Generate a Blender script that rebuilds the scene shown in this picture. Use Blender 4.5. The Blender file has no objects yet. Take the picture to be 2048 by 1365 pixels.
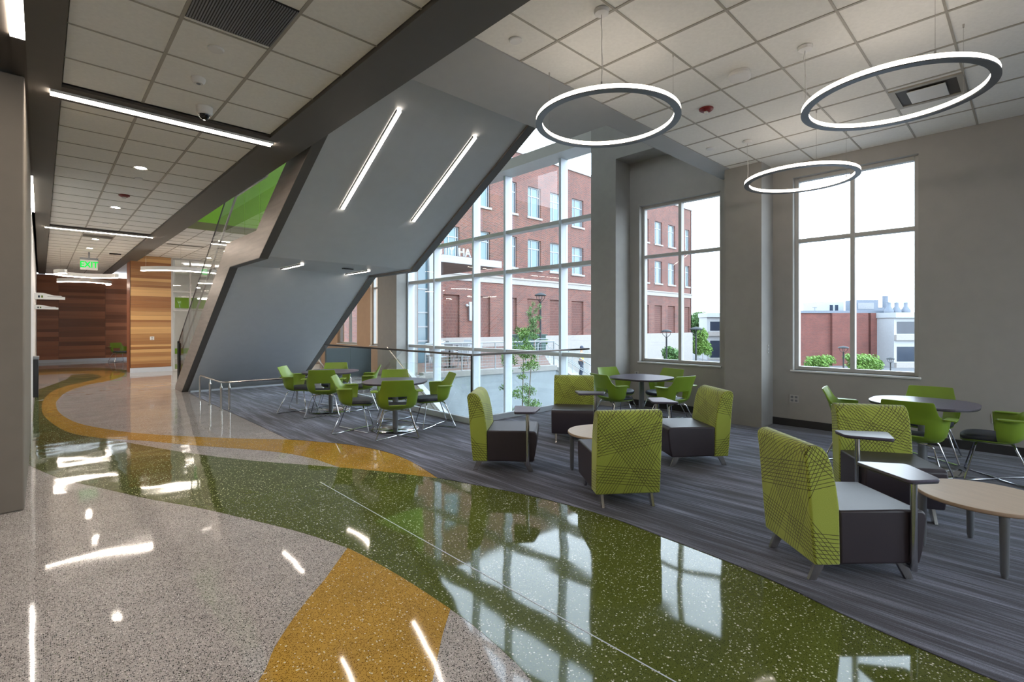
import bpy, bmesh, math, random
from mathutils import Vector, Matrix
import numpy as np

random.seed(7)
S = bpy.context.scene
COL = S.collection
R = math.radians
PI = math.pi

# ------------------------------------------------------------------ camera
CAM_H, YAW, FPX, CYPX = 1.60, 0.7605, 990.0, 650.6
cd = bpy.data.cameras.new('camera')
cam = bpy.data.objects.new('camera', cd)
COL.objects.link(cam)
cam.location = (0, 0, CAM_H)
cam.rotation_euler = (PI / 2, 0, -YAW)
cd.sensor_width = 36.0
cd.lens = FPX / 2048 * 36
cd.shift_y = -(682.5 - CYPX) / 2048
cd.clip_start = 0.05
cd.clip_end = 500
S.camera = cam

# ------------------------------------------------------------------ world: bright overcast sky
W = bpy.data.worlds.new('overcast_sky')
S.world = W
W.use_nodes = True
wn = W.node_tree
bg = wn.nodes['Background']
tc = wn.nodes.new('ShaderNodeTexCoord')
sep = wn.nodes.new('ShaderNodeSeparateXYZ')
ramp = wn.nodes.new('ShaderNodeValToRGB')
ramp.color_ramp.elements[0].position = 0.0
ramp.color_ramp.elements[0].color = (0.84, 0.92, 1.0, 1)
ramp.color_ramp.elements[1].position = 0.9
ramp.color_ramp.elements[1].color = (0.62, 0.80, 1.0, 1)
wn.links.new(tc.outputs['Generated'], sep.inputs[0])
wn.links.new(sep.outputs['Z'], ramp.inputs[0])
wn.links.new(ramp.outputs[0], bg.inputs[0])
bg.inputs[1].default_value = 4.3

# ------------------------------------------------------------------ exposure / view
S.view_settings.view_transform = 'Standard'
S.view_settings.look = 'None'
S.view_settings.exposure = 0.68
S.view_settings.gamma = 1.0
S.view_settings.use_curve_mapping = False
try:
    S.cycles.max_bounces = 10
    S.cycles.diffuse_bounces = 5
    S.cycles.glossy_bounces = 5
    S.cycles.transparent_max_bounces = 24
    S.cycles.sample_clamp_indirect = 6.0
    S.cycles.caustics_reflective = False
    S.cycles.caustics_refractive = False
    S.cycles.use_denoising = True
except Exception:
    pass

LAMP = 1.0     # overall strength of the electric lamps

# ================================================================== helpers
def lin(r, g, b):
    f = lambda c: (c / 12.92) if c <= 0.04045 else ((c + 0.055) / 1.055) ** 2.4
    return (f(r / 255), f(g / 255), f(b / 255), 1.0)

class MB:
    def __init__(s):
        s.v, s.f, s.m = [], [], []
    def add(s, V, F, mi=0):
        o = len(s.v)
        s.v += [tuple(map(float, p)) for p in V]
        s.f += [tuple(i + o for i in f) for f in F]
        s.m += [mi] * len(F)
        return s
    def box(s, x0, x1, y0, y1, z0, z1, mi=0):
        V = [(x0, y0, z0), (x1, y0, z0), (x1, y1, z0), (x0, y1, z0), (x0, y0, z1), (x1, y0, z1), (x1, y1, z1), (x0, y1, z1)]
        return s.add(V, [(0, 3, 2, 1), (4, 5, 6, 7), (0, 1, 5, 4), (1, 2, 6, 5), (2, 3, 7, 6), (3, 0, 4, 7)], mi)
    def obox(s, c, sx, sy, sz, M, mi=0):
        V = []
        for dz in (-1, 1):
            for dx, dy in ((-1, -1), (1, -1), (1, 1), (-1, 1)):
                V.append(Vector(c) + M @ Vector((dx * sx / 2, dy * sy / 2, dz * sz / 2)))
        return s.add(V, [(0, 3, 2, 1), (4, 5, 6, 7), (0, 1, 5, 4), (1, 2, 6, 5), (2, 3, 7, 6), (3, 0, 4, 7)], mi)
    def bar(s, a, b, w, t, up=(0, 0, 1), mi=0):
        a, b = Vector(a), Vector(b)
        d = (b - a); L = d.length; d.normalize()
        u = Vector(up); x = d.cross(u)
        if x.length < 1e-4: x = d.cross(Vector((1, 0, 0)))
        x.normalize(); u = x.cross(d)
        M = Matrix((x, d, u)).transposed()
        return s.obox((a + b) / 2, w, L, t, M, mi)
    def prism(s, poly, axis, a, b, mi=0):
        """poly 2D list; axis 'x': (y,z), 'y': (x,z), 'z': (x,y)"""
        def P(p, t):
            return {'x': (t, p[0], p[1]), 'y': (p[0], t, p[1]), 'z': (p[0], p[1], t)}[axis]
        n = len(poly)
        ar = sum(poly[i][0] * poly[(i + 1) % n][1] - poly[(i + 1) % n][0] * poly[i][1] for i in range(n))
        pl = list(poly) if ar > 0 else list(poly)[::-1]
        if axis == 'y': pl = pl[::-1]
        V = [P(p, a) for p in pl] + [P(p, b) for p in pl]
        F = [tuple(range(n))[::-1], tuple(range(n, 2 * n))] + [(i, (i + 1) % n, n + (i + 1) % n, n + i) for i in range(n)]
        return s.add(V, F, mi)
    def tube(s, path, r, n=8, closed=False, mi=0):
        P = [Vector(p) for p in path]; m = len(P)
        rr = r if isinstance(r, (list, tuple)) else [r] * m
        T = []
        for i in range(m):
            a = P[(i - 1) % m] if (closed or i > 0) else P[i]
            b = P[(i + 1) % m] if (closed or i < m - 1) else P[i]
            t = (b - a); t.normalize(); T.append(t)
        up = Vector((0, 0, 1)) if abs(T[0].z) < .9 else Vector((1, 0, 0))
        N = T[0].cross(up); N.normalize()
        V = []
        for i in range(m):
            if i: 
                N = N - T[i] * N.dot(T[i]); N.normalize()
            B = T[i].cross(N)
            for k in range(n):
                a = 2 * PI * k / n
                V.append(P[i] + (N * math.cos(a) + B * math.sin(a)) * rr[i])
        F = []
        for i in range(m if closed else m - 1):
            j = (i + 1) % m
            for k in range(n):
                F.append((i * n + k, i * n + (k + 1) % n, j * n + (k + 1) % n, j * n + k))
        if not closed:
            F.append(tuple(range(n))[::-1]); F.append(tuple(range((m - 1) * n, m * n)))
        return s.add(V, F, mi)
    def lathe(s, prof, n=32, c=(0, 0, 0), mi=0, closed=False):
        V = []
        for (r, z) in prof:
            for k in range(n):
                a = 2 * PI * k / n
                V.append((c[0] + r * math.cos(a), c[1] + r * math.sin(a), c[2] + z))
        F = []
        m = len(prof)
        for i in range(m if closed else m - 1):
            j = (i + 1) % m
            for k in range(n):
                F.append((i * n + k, i * n + (k + 1) % n, j * n + (k + 1) % n, j * n + k))
        if not closed:
            if prof[0][0] > 1e-5: F.append(tuple(range(n))[::-1])
            if prof[-1][0] > 1e-5: F.append(tuple(range((m - 1) * n, m * n)))
        return s.add(V, F, mi)
    def build(s, name, mat, parent=None, smooth=False, bevel=0, seg=2, loc=None, rotz=0, kind=None, angle=40):
        me = bpy.data.meshes.new(name)
        me.from_pydata(s.v, [], s.f)
        for mm in (mat if isinstance(mat, (list, tuple)) else [mat]): me.materials.append(mm)
        if any(s.m): me.polygons.foreach_set('material_index', s.m)
        me.validate(); me.update()
        if smooth:
            me.shade_smooth()
            try: me.set_sharp_from_angle(angle=R(angle))
            except Exception: pass
        o = bpy.data.objects.new(name, me)
        COL.objects.link(o)
        if loc: o.location = loc
        o.rotation_euler = (0, 0, rotz)
        if parent is not None: o.parent = parent
        if bevel:
            b = o.modifiers.new('bevel', 'BEVEL'); b.width = bevel; b.segments = seg; b.limit_method = 'ANGLE'; b.angle_limit = R(35)
            b.harden_normals = False
            me.shade_smooth()
            try: me.set_sharp_from_angle(angle=R(35))
            except Exception: pass
        if kind: o['kind'] = kind
        return o

def tag(o, label, cat, group=None):
    o['label'] = label; o['category'] = cat
    if group: o['group'] = group
    return o
def thing(name, label, cat, loc=(0, 0, 0), rotz=0, group=None):
    o = bpy.data.objects.new(name, None); COL.objects.link(o)
    o.empty_display_size = .1
    o.location = loc; o.rotation_euler = (0, 0, rotz)
    return tag(o, label, cat, group)
def struct(o):
    o['kind'] = 'structure'; return o
def sgroup(name, loc=(0, 0, 0)):
    o = bpy.data.objects.new(name, None); COL.objects.link(o); o.location = loc; o['kind'] = 'structure'; return o
CH = {}
def kids(o):
    return [c for c in bpy.data.objects if c.parent == o]
def copy_tree(o, parent=None):
    c = o.copy(); COL.objects.link(c); c.parent = parent
    for k in kids(o): copy_tree(k, c)
    return c
def place(proto, used, loc, rotz, label, group=None):
    o = proto if not used else copy_tree(proto)
    o.location = loc; o.rotation_euler = (0, 0, rotz); o['label'] = label
    if group: o['group'] = group
    return o
def spline(P, n=6):
    P = [np.array(p, float) for p in P]; out = []
    for i in range(len(P) - 1):
        p0 = P[max(i - 1, 0)]; p1 = P[i]; p2 = P[i + 1]; p3 = P[min(i + 2, len(P) - 1)]
        for k in range(n):
            t = k / n
            out.append(tuple(.5 * ((2 * p1) + (-p0 + p2) * t + (2 * p0 - 5 * p1 + 4 * p2 - p3) * t * t + (-p0 + 3 * p1 - 3 * p2 + p3) * t ** 3)))
    out.append(tuple(P[-1])); return out
def superellipse(a, b, n=3.0, k=48):
    out = []
    for i in range(k):
        t = 2 * PI * i / k; c, s_ = math.cos(t), math.sin(t)
        out.append((a * math.copysign(abs(c) ** (2 / n), c), b * math.copysign(abs(s_) ** (2 / n), s_)))
    return out
def round_poly(P, r, n=4):
    P = [Vector((p[0], p[1])) for p in P]; out = []; m = len(P)
    for i in range(m):
        a, b, c = P[i - 1], P[i], P[(i + 1) % m]
        d1 = (a - b); d2 = (c - b); q = min(r, d1.length * .45, d2.length * .45)
        p1 = b + d1.normalized() * q; p2 = b + d2.normalized() * q
        for k in range(n + 1):
            t = k / n; out.append(tuple(p1 * (1 - t) ** 2 + b * 2 * t * (1 - t) + p2 * t * t))
    return out
def wall_holes(mb, u0, u1, z0, z1, holes, f, depth, both=True):
    """front at f(u,z,0), back at f(u,z,depth); holes list of (ua,ub,za,zb)"""
    us = sorted(set([u0, u1] + [h[0] for h in holes] + [h[1] for h in holes]))
    zs = sorted(set([z0, z1] + [h[2] for h in holes] + [h[3] for h in holes]))
    us = [u for u in us if u0 <= u <= u1]; zs = [z for z in zs if z0 <= z <= z1]
    inside = lambda u, z: any(h[0] < u < h[1] and h[2] < z < h[3] for h in holes)
    for i in range(len(us) - 1):
        for j in range(len(zs) - 1):
            if inside((us[i] + us[i + 1]) / 2, (zs[j] + zs[j + 1]) / 2): continue
            for d in ((0, depth) if both else (0,)):
                V = [f(us[i], zs[j], d), f(us[i + 1], zs[j], d), f(us[i + 1], zs[j + 1], d), f(us[i], zs[j + 1], d)]
                mb.add(V, [(0, 1, 2, 3)])
    for (a, b, c, d) in holes + [(u0, u1, z0, z1)]:
        Q = [(a, c), (b, c), (b, d), (a, d)]
        for k in range(4):
            p, q = Q[k], Q[(k + 1) % 4]
            mb.add([f(p[0], p[1], 0), f(q[0], q[1], 0), f(q[0], q[1], depth), f(p[0], p[1], depth)], [(0, 1, 2, 3)])
    return mb
def text_mesh(body, size, depth):
    cu = bpy.data.curves.new('t', 'FONT'); cu.body = body; cu.size = size; cu.extrude = depth; cu.offset = size * .018
    cu.align_x = 'CENTER'; cu.align_y = 'CENTER'
    ob = bpy.data.objects.new('t', cu); COL.objects.link(ob)
    dg = bpy.context.evaluated_depsgraph_get()
    me = bpy.data.meshes.new_from_object(ob.evaluated_get(dg))
    bpy.data.objects.remove(ob); bpy.data.curves.remove(cu)
    return me

# ================================================================== materials
def nmat(name):
    m = bpy.data.materials.new(name); m.use_nodes = True
    nt = m.node_tree; b = nt.nodes['Principled BSDF']
    return m, nt, b
def N(nt, t, **k):
    n = nt.nodes.new(t)
    for a, v in k.items():
        if a.startswith('i_'): n.inputs[a[2:].replace('_', ' ')].default_value = v
        else: setattr(n, a, v)
    return n
def L(nt, a, b): nt.links.new(a, b)
def coords(nt, scale=(1, 1, 1), kind='Object'):
    t = nt.nodes.new('ShaderNodeTexCoord'); mp = nt.nodes.new('ShaderNodeMapping')
    mp.inputs['Scale'].default_value = scale
    L(nt, t.outputs[kind], mp.inputs[0]); return mp.outputs[0]
def ramp2(nt, fac, c0, c1, p0=0., p1=1.):
    r = nt.nodes.new('ShaderNodeValToRGB')
    r.color_ramp.elements[0].position = p0; r.color_ramp.elements[0].color = c0
    r.color_ramp.elements[1].position = p1; r.color_ramp.elements[1].color = c1
    L(nt, fac, r.inputs[0]); return r.outputs[0]
def shade(c, k): return (c[0] * k, c[1] * k, c[2] * k, 1)
def pbr(name, rgb, rough=.6, metal=0., var=.06, vscale=6., bump=0., bscale=200., spec=.5, stretch=(1, 1, 1)):
    m, nt, b = nmat(name); c = lin(*rgb)
    co = coords(nt, stretch)
    n = N(nt, 'ShaderNodeTexNoise', i_Scale=vscale, i_Detail=3.)
    L(nt, co, n.inputs['Vector'])
    L(nt, ramp2(nt, n.outputs[0], shade(c, 1 - var), shade(c, 1 + var), .3, .7), b.inputs['Base Color'])
    b.inputs['Roughness'].default_value = rough; b.inputs['Metallic'].default_value = metal
    b.inputs['Specular IOR Level'].default_value = spec
    if bump:
        n2 = N(nt, 'ShaderNodeTexNoise', i_Scale=bscale, i_Detail=2.); L(nt, co, n2.inputs['Vector'])
        bp = N(nt, 'ShaderNodeBump', i_Strength=bump, i_Distance=.002)
        L(nt, n2.outputs[0], bp.inputs['Height']); L(nt, bp.outputs[0], b.inputs['Normal'])
    return m
def emit(name, rgb, strength):
    m = bpy.data.materials.new(name); m.use_nodes = True; nt = m.node_tree
    nt.nodes.remove(nt.nodes['Principled BSDF'])
    e = nt.nodes.new('ShaderNodeEmission'); e.inputs[0].default_value = lin(*rgb); e.inputs[1].default_value = strength
    L(nt, e.outputs[0], nt.nodes['Material Output'].inputs[0]); return m
def glass(name, tint=(.96, .99, .985), refl=1.0):
    m = bpy.data.materials.new(name); m.use_nodes = True; nt = m.node_tree
    nt.nodes.remove(nt.nodes['Principled BSDF'])
    t = nt.nodes.new('ShaderNodeBsdfTransparent'); t.inputs[0].default_value = (*tint, 1)
    g = nt.nodes.new('ShaderNodeBsdfGlossy'); g.inputs['Roughness'].default_value = .0; g.inputs[0].default_value = (1, 1, 1, 1)
    lw = nt.nodes.new('ShaderNodeFresnel'); lw.inputs['IOR'].default_value = 1.5
    mu = N(nt, 'ShaderNodeMath', operation='MULTIPLY'); mu.inputs[1].default_value = refl
    ge = nt.nodes.new('ShaderNodeNewGeometry'); ff = N(nt, 'ShaderNodeMath', operation='SUBTRACT'); ff.inputs[0].default_value = 1.; L(nt, ge.outputs['Backfacing'], ff.inputs[1])
    m2 = N(nt, 'ShaderNodeMath', operation='MULTIPLY'); L(nt, lw.outputs[0], m2.inputs[0]); L(nt, ff.outputs[0], m2.inputs[1])
    L(nt, m2.outputs[0], mu.inputs[0])
    mx = nt.nodes.new('ShaderNodeMixShader')
    L(nt, mu.outputs[0], mx.inputs[0]); L(nt, t.outputs[0], mx.inputs[1]); L(nt, g.outputs[0], mx.inputs[2])
    L(nt, mx.outputs[0], nt.nodes['Material Output'].inputs[0]); return m

def terrazzo(name, base, chips, dens, rough=.05, big=None):
    """base colour with layers of stone chips: chips = [(rgb, voronoi scale, threshold, share)]"""
    m, nt, b = nmat(name); co = coords(nt)
    n = N(nt, 'ShaderNodeTexNoise', i_Scale=3., i_Detail=4.); L(nt, co, n.inputs['Vector'])
    c = lin(*base)
    cur = ramp2(nt, n.outputs[0], shade(c, .9), shade(c, 1.08), .3, .7)
    for (rgb, sc, th, share) in chips:
        v = N(nt, 'ShaderNodeTexVoronoi', i_Scale=sc); v.feature = 'F1'; L(nt, co, v.inputs['Vector'])
        lt = N(nt, 'ShaderNodeMath', operation='LESS_THAN'); lt.inputs[1].default_value = th; L(nt, v.outputs['Distance'], lt.inputs[0])
        sp = nt.nodes.new('ShaderNodeSeparateColor'); L(nt, v.outputs['Color'], sp.inputs[0])
        l2 = N(nt, 'ShaderNodeMath', operation='LESS_THAN'); l2.inputs[1].default_value = share; L(nt, sp.outputs[0], l2.inputs[0])
        mu = N(nt, 'ShaderNodeMath', operation='MULTIPLY'); L(nt, lt.outputs[0], mu.inputs[0]); L(nt, l2.outputs[0], mu.inputs[1])
        mx = N(nt, 'ShaderNodeMix', data_type='RGBA'); L(nt, mu.outputs[0], mx.inputs[0]); L(nt, cur, mx.inputs[6]); mx.inputs[7].default_value = lin(*rgb)
        cur = mx.outputs[2]
    L(nt, cur, b.inputs['Base Color'])
    b.inputs['Roughness'].default_value = rough
    b.inputs['Specular IOR Level'].default_value = .40
    n2 = N(nt, 'ShaderNodeTexNoise', i_Scale=1.7, i_Detail=1.); L(nt, co, n2.inputs['Vector'])
    bp = N(nt, 'ShaderNodeBump', i_Strength=.22, i_Distance=.02); L(nt, n2.outputs[0], bp.inputs['Height']); L(nt, bp.outputs[0], b.inputs['Normal'])
    return m

M = {}
M['terrazzo_white'] = terrazzo('terrazzo_white', (186, 178, 173), [((112, 107, 104), 150, .42, .5), ((40, 38, 37), 125, .38, .36), ((232, 228, 222), 100, .32, .3), ((100, 120, 80), 60, .2, .06)], 1)
M['terrazzo_green'] = terrazzo('terrazzo_green', (92, 100, 46), [((54, 62, 28), 150, .40, .5), ((200, 200, 176), 105, .36, .16), ((222, 220, 205), 62, .30, .13), ((226, 222, 205), 38, .24, .08)], 1)
M['terrazzo_yellow'] = terrazzo('terrazzo_yellow', (192, 150, 68), [((118, 84, 26), 150, .42, .5), ((234, 224, 198), 75, .30, .16), ((230, 220, 192), 42, .24, .10), ((70, 54, 30), 130, .30, .2)], 1)

def carpet_mat():
    m, nt, b = nmat('streaked_carpet')
    co = coords(nt, (55, 1.6, 1)); n = N(nt, 'ShaderNodeTexNoise', i_Scale=1., i_Detail=3., i_Roughness=.6); L(nt, co, n.inputs['Vector'])
    co2 = coords(nt, (9, .7, 1)); n2 = N(nt, 'ShaderNodeTexNoise', i_Scale=1., i_Detail=2.); L(nt, co2, n2.inputs['Vector'])
    ad = N(nt, 'ShaderNodeMath', operation='ADD'); L(nt, n.outputs[0], ad.inputs[0]); L(nt, n2.outputs[0], ad.inputs[1])
    hf = N(nt, 'ShaderNodeMath', operation='MULTIPLY'); hf.inputs[1].default_value = .5; L(nt, ad.outputs[0], hf.inputs[0])
    r = nt.nodes.new('ShaderNodeValToRGB'); e = r.color_ramp.elements
    e[0].position = .36; e[0].color = lin(42, 41, 53); e[1].position = .66; e[1].color = lin(146, 149, 170)
    q = e.new(.48); q.color = lin(70, 70, 85)
    L(nt, hf.outputs[0], r.inputs[0])
    co3 = coords(nt); n3 = N(nt, 'ShaderNodeTexNoise', i_Scale=260., i_Detail=2.); L(nt, co3, n3.inputs['Vector'])
    mx = N(nt, 'ShaderNodeMix', data_type='RGBA', blend_type='MULTIPLY'); mx.inputs[0].default_value = .55
    L(nt, r.outputs[0], mx.inputs[6]); L(nt, ramp2(nt, n3.outputs[0], (.35, .35, .35, 1), (1.35, 1.35, 1.35, 1), .3, .7), mx.inputs[7])
    L(nt, mx.outputs[2], b.inputs['Base Color'])
    b.inputs['Roughness'].default_value = .95; b.inputs['Specular IOR Level'].default_value = .15
    b.inputs['Sheen Weight'].default_value = .25
    bp = N(nt, 'ShaderNodeBump', i_Strength=.6, i_Distance=.004); L(nt, n3.outputs[0], bp.inputs['Height']); L(nt, bp.outputs[0], b.inputs['Normal'])
    return m
M['carpet'] = carpet_mat()

def brick_mat(name, c1, c2, mortar, bw=.25, bh=.085):
    m, nt, b = nmat(name)
    t = nt.nodes.new('ShaderNodeTexCoord'); sp = nt.nodes.new('ShaderNodeSeparateXYZ'); L(nt, t.outputs['Object'], sp.inputs[0])
    ad = N(nt, 'ShaderNodeMath', operation='ADD'); L(nt, sp.outputs[0], ad.inputs[0]); L(nt, sp.outputs[1], ad.inputs[1])
    cb = nt.nodes.new('ShaderNodeCombineXYZ'); L(nt, ad.outputs[0], cb.inputs[0]); L(nt, sp.outputs[2], cb.inputs[1])
    br = nt.nodes.new('ShaderNodeTexBrick'); L(nt, cb.outputs[0], br.inputs[0])
    br.inputs['Color1'].default_value = lin(*c1); br.inputs['Color2'].default_value = lin(*c2); br.inputs['Mortar'].default_value = lin(*mortar)
    br.inputs['Scale'].default_value = 1.; br.inputs['Mortar Size'].default_value = .012; br.inputs['Brick Width'].default_value = bw; br.inputs['Row Height'].default_value = bh
    br.inputs['Bias'].default_value = -.2
    n = N(nt, 'ShaderNodeTexNoise', i_Scale=.6, i_Detail=4.); L(nt, t.outputs['Object'], n.inputs['Vector'])
    mx = N(nt, 'ShaderNodeMix', data_type='RGBA', blend_type='MULTIPLY'); mx.inputs[0].default_value = 1.
    L(nt, br.outputs[0], mx.inputs[6]); L(nt, ramp2(nt, n.outputs[0], (.82, .82, .85, 1), (1.15, 1.1, 1.08, 1), .3, .7), mx.inputs[7])
    L(nt, mx.outputs[2], b.inputs['Base Color']); b.inputs['Roughness'].default_value = .85
    return m
M['brick'] = brick_mat('red_brick', (112, 62, 50), (72, 50, 48), (122, 104, 98))
M['brick_far'] = brick_mat('red_brick_far', (112, 62, 54), (94, 54, 50), (110, 84, 78), .3, .1)
M['herringbone'] = brick_mat('herringbone_brick', (98, 54, 46), (76, 44, 41), (116, 94, 86), .1, .22)

def wood_mat(name, dark, light, vs=9.):
    m, nt, b = nmat(name)
    oi = nt.nodes.new('ShaderNodeObjectInfo')
    t = nt.nodes.new('ShaderNodeTexCoord'); mp = nt.nodes.new('ShaderNodeMapping'); mp.inputs['Scale'].default_value = (.8, .8, 40)
    L(nt, t.outputs['Object'], mp.inputs[0])
    va = nt.nodes.new('ShaderNodeVectorMath'); va.operation = 'ADD'; L(nt, mp.outputs[0], va.inputs[0]); L(nt, oi.outputs['Random'], va.inputs[1])
    n = N(nt, 'ShaderNodeTexNoise', i_Scale=1., i_Detail=3.); L(nt, va.outputs[0], n.inputs['Vector'])
    ad = N(nt, 'ShaderNodeMath', operation='MULTIPLY_ADD'); L(nt, n.outputs[0], ad.inputs[0]); ad.inputs[1].default_value = .45
    rr = N(nt, 'ShaderNodeMath', operation='MULTIPLY'); L(nt, oi.outputs['Random'], rr.inputs[0]); rr.inputs[1].default_value = .75
    L(nt, rr.outputs[0], ad.inputs[2])
    L(nt, ramp2(nt, ad.outputs[0], lin(*dark), lin(*light), .2, .85), b.inputs['Base Color'])
    b.inputs['Roughness'].default_value = .4
    return m
M['wood_light'] = wood_mat('bamboo_wood', (150, 98, 56), (214, 170, 112))
M['wood_dark'] = wood_mat('reddish_wood', (110, 66, 45), (164, 104, 73))

def fabric_mat():
    """lime upholstery with crossing fans of thin dark lines, mapped over the back cushion"""
    m, nt, b = nmat('lime_line_fabric')
    t = nt.nodes.new('ShaderNodeTexCoord'); sp = nt.nodes.new('ShaderNodeSeparateXYZ'); L(nt, t.outputs['Object'], sp.inputs[0])
    ge = nt.nodes.new('ShaderNodeNewGeometry')
    sn = nt.nodes.new('ShaderNodeSeparateXYZ'); L(nt, t.outputs['Normal'], sn.inputs[0])
    ab = N(nt, 'ShaderNodeMath', operation='ABSOLUTE'); L(nt, sn.outputs[0], ab.inputs[0])
    sd = N(nt, 'ShaderNodeMath', operation='GREATER_THAN'); L(nt, ab.outputs[0], sd.inputs[0]); sd.inputs[1].default_value = .7
    yo = N(nt, 'ShaderNodeMath', operation='ADD'); L(nt, sp.outputs[1], yo.inputs[0]); yo.inputs[1].default_value = .65
    u = N(nt, 'ShaderNodeMix', data_type='FLOAT'); L(nt, sd.outputs[0], u.inputs[0]); L(nt, sp.outputs[0], u.inputs[2]); L(nt, yo.outputs[0], u.inputs[3])
    z = sp.outputs[2]
    def lincomb(a, bq, c):
        m1 = N(nt, 'ShaderNodeMath', operation='MULTIPLY'); L(nt, u.outputs[0], m1.inputs[0]); m1.inputs[1].default_value = a
        m2 = N(nt, 'ShaderNodeMath', operation='MULTIPLY_ADD'); L(nt, z, m2.inputs[0]); m2.inputs[1].default_value = bq; L(nt, m1.outputs[0], m2.inputs[2])
        m3 = N(nt, 'ShaderNodeMath', operation='ADD'); L(nt, m2.outputs[0], m3.inputs[0]); m3.inputs[1].default_value = c
        return m3.outputs[0]
    def mth(op, a, bq):
        n = N(nt, 'ShaderNodeMath', operation=op); 
        for i, x in enumerate((a, bq)):
            if isinstance(x, (int, float)): n.inputs[i].default_value = x
            else: L(nt, x, n.inputs[i])
        return n.outputs[0]
    tot = None
    sets = [  # (angle of the lines, spacing, centre along normal, half width)
        (-50, .0235, .36, .125), (34, .0240, .66, .13), (58, .0225, .28, .10), (-6, .0245, .27, .085), (12, .0240, .585, .10), (66, .0225, .02, .08), (-42, .0240, .86, .10), (58, .0225, .62, .07)]
    for ang, spc, c0, hw in sets:
        a = R(ang + 90); d = lincomb(math.cos(a), math.sin(a), 0.)
        fr = mth('FRACT', mth('DIVIDE', d, spc), 0.)
        line = mth('LESS_THAN', fr, .18)
        mask = mth('LESS_THAN', mth('ABSOLUTE', mth('SUBTRACT', d, c0), 0.), hw)
        q = mth('MULTIPLY', line, mask)
        tot = q if tot is None else mth('MAXIMUM', tot, q)
    n = N(nt, 'ShaderNodeTexNoise', i_Scale=300., i_Detail=2.); L(nt, t.outputs['Object'], n.inputs['Vector'])
    basec = ramp2(nt, n.outputs[0], lin(160, 172, 62), lin(184, 194, 88), .3, .7)
    mx = N(nt, 'ShaderNodeMix', data_type='RGBA'); L(nt, tot, mx.inputs[0]); L(nt, basec, mx.inputs[6]); mx.inputs[7].default_value = lin(88, 84, 42)
    L(nt, mx.outputs[2], b.inputs['Base Color']); b.inputs['Roughness'].default_value = .8; b.inputs['Sheen Weight'].default_value = .3
    b.inputs['Specular IOR Level'].default_value = .3
    bp = N(nt, 'ShaderNodeBump', i_Strength=.25, i_Distance=.002); L(nt, n.outputs[0], bp.inputs['Height']); L(nt, bp.outputs[0], b.inputs['Normal'])
    return m
M['fabric'] = fabric_mat()

def vent_mat():
    m, nt, b = nmat('vent_fins')
    t = nt.nodes.new('ShaderNodeTexCoord'); w = nt.nodes.new('ShaderNodeTexWave'); w.inputs['Scale'].default_value = 22.
    L(nt, t.outputs['Object'], w.inputs[0]); L(nt, ramp2(nt, w.outputs[0], lin(58, 56, 54), lin(112, 108, 104), .3, .7), b.inputs['Base Color'])
    return m
M['wall'] = pbr('painted_wall', (170, 166, 160), .75, var=.03, bump=.12, bscale=500)
M['wall_beige'] = pbr('beige_wall', (188, 160, 134), .75, var=.03)
M['pilaster'] = pbr('grey_pilaster', (158, 155, 150), .72, var=.035, bump=.1, bscale=300)
M['taupe'] = pbr('taupe_wall', (128, 119, 108), .75, var=.03, bump=.12, bscale=500)
M['white'] = pbr('white_paint', (226, 226, 224), .55, var=.02)
M['out_white'] = pbr('outdoor_white', (160, 163, 166), .6, var=.04)
M['tile'] = pbr('ceiling_tile', (240, 238, 232), .9, var=.03, vscale=30, bump=.3, bscale=400)
M['tbar'] = pbr('ceiling_grid', (168, 162, 150), .5, var=.02)
M['beam'] = pbr('taupe_beam', (92, 88, 82), .6, var=.03)
M['darkslot'] = pbr('dark_slot', (70, 63, 56), .55)
M['gypsum'] = pbr('grey_gypsum', (172, 172, 170), .6, var=.02)
M['soffit'] = pbr('stair_soffit_paint', (196, 200, 202), .5, var=.02)
M['soffit_edge'] = pbr('stair_edge_dark', (92, 90, 86), .5, var=.03)
M['stringer'] = pbr('brushed_stringer', (160, 150, 142), .36, .75, var=.12, vscale=3, stretch=(1, .6, 6))
M['steel'] = pbr('stainless_steel', (200, 196, 190), .25, 1., var=.04)
M['chrome'] = pbr('chrome', (205, 205, 208), .14, 1., var=.02)
M['alu'] = pbr('white_aluminium', (206, 214, 222), .4, .0, var=.02)
M['frame'] = pbr('window_frame', (190, 188, 184), .45, .0, var=.02)
M['black'] = pbr('black_metal', (30, 29, 30), .4, .2)
M['base'] = pbr('dark_rubber_base', (48, 46, 46), .7)
M['glass'] = glass('window_glass', (.975, .99, .99), .9)
M['rail_glass'] = glass('guard_glass', (.965, .985, .98), 1.3)
M['green_shell'] = pbr('green_plastic', (128, 156, 46), .36, var=.04)
M['pad'] = pbr('dark_seat_pad', (56, 58, 68), .55, var=.05, bump=.2)
M['vinyl'] = pbr('charcoal_vinyl', (60, 52, 58), .42, var=.05, bump=.15, bscale=350)
M['laminate'] = pbr('dusky_laminate', (94, 87, 102), .30, var=.10, vscale=4, stretch=(1, 18, 1))
M['laminate_edge'] = pbr('laminate_edge', (52, 48, 54), .5)
M['beige_top'] = pbr('beige_laminate', (206, 186, 166), .4, var=.05, vscale=4, stretch=(1, 10, 1))
M['beige_edge'] = pbr('beige_edge', (176, 152, 130), .5)
M['greyleg'] = pbr('grey_metal_leg', (128, 130, 134), .4, .3)
M['green_wall'] = pbr('lime_green_paint', (134, 182, 40), .6, var=.03)
M['green_dark'] = pbr('olive_green_paint', (92, 108, 24), .6, var=.03)
M['concrete'] = pbr('pale_concrete', (146, 152, 156), .85, var=.10, vscale=1.5)
M['paving'] = pbr('grey_paving', (132, 131, 128), .85, var=.12, vscale=2)
M['terrace'] = pbr('clay_paving', (112, 84, 74), .85, var=.12, vscale=3)
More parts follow.
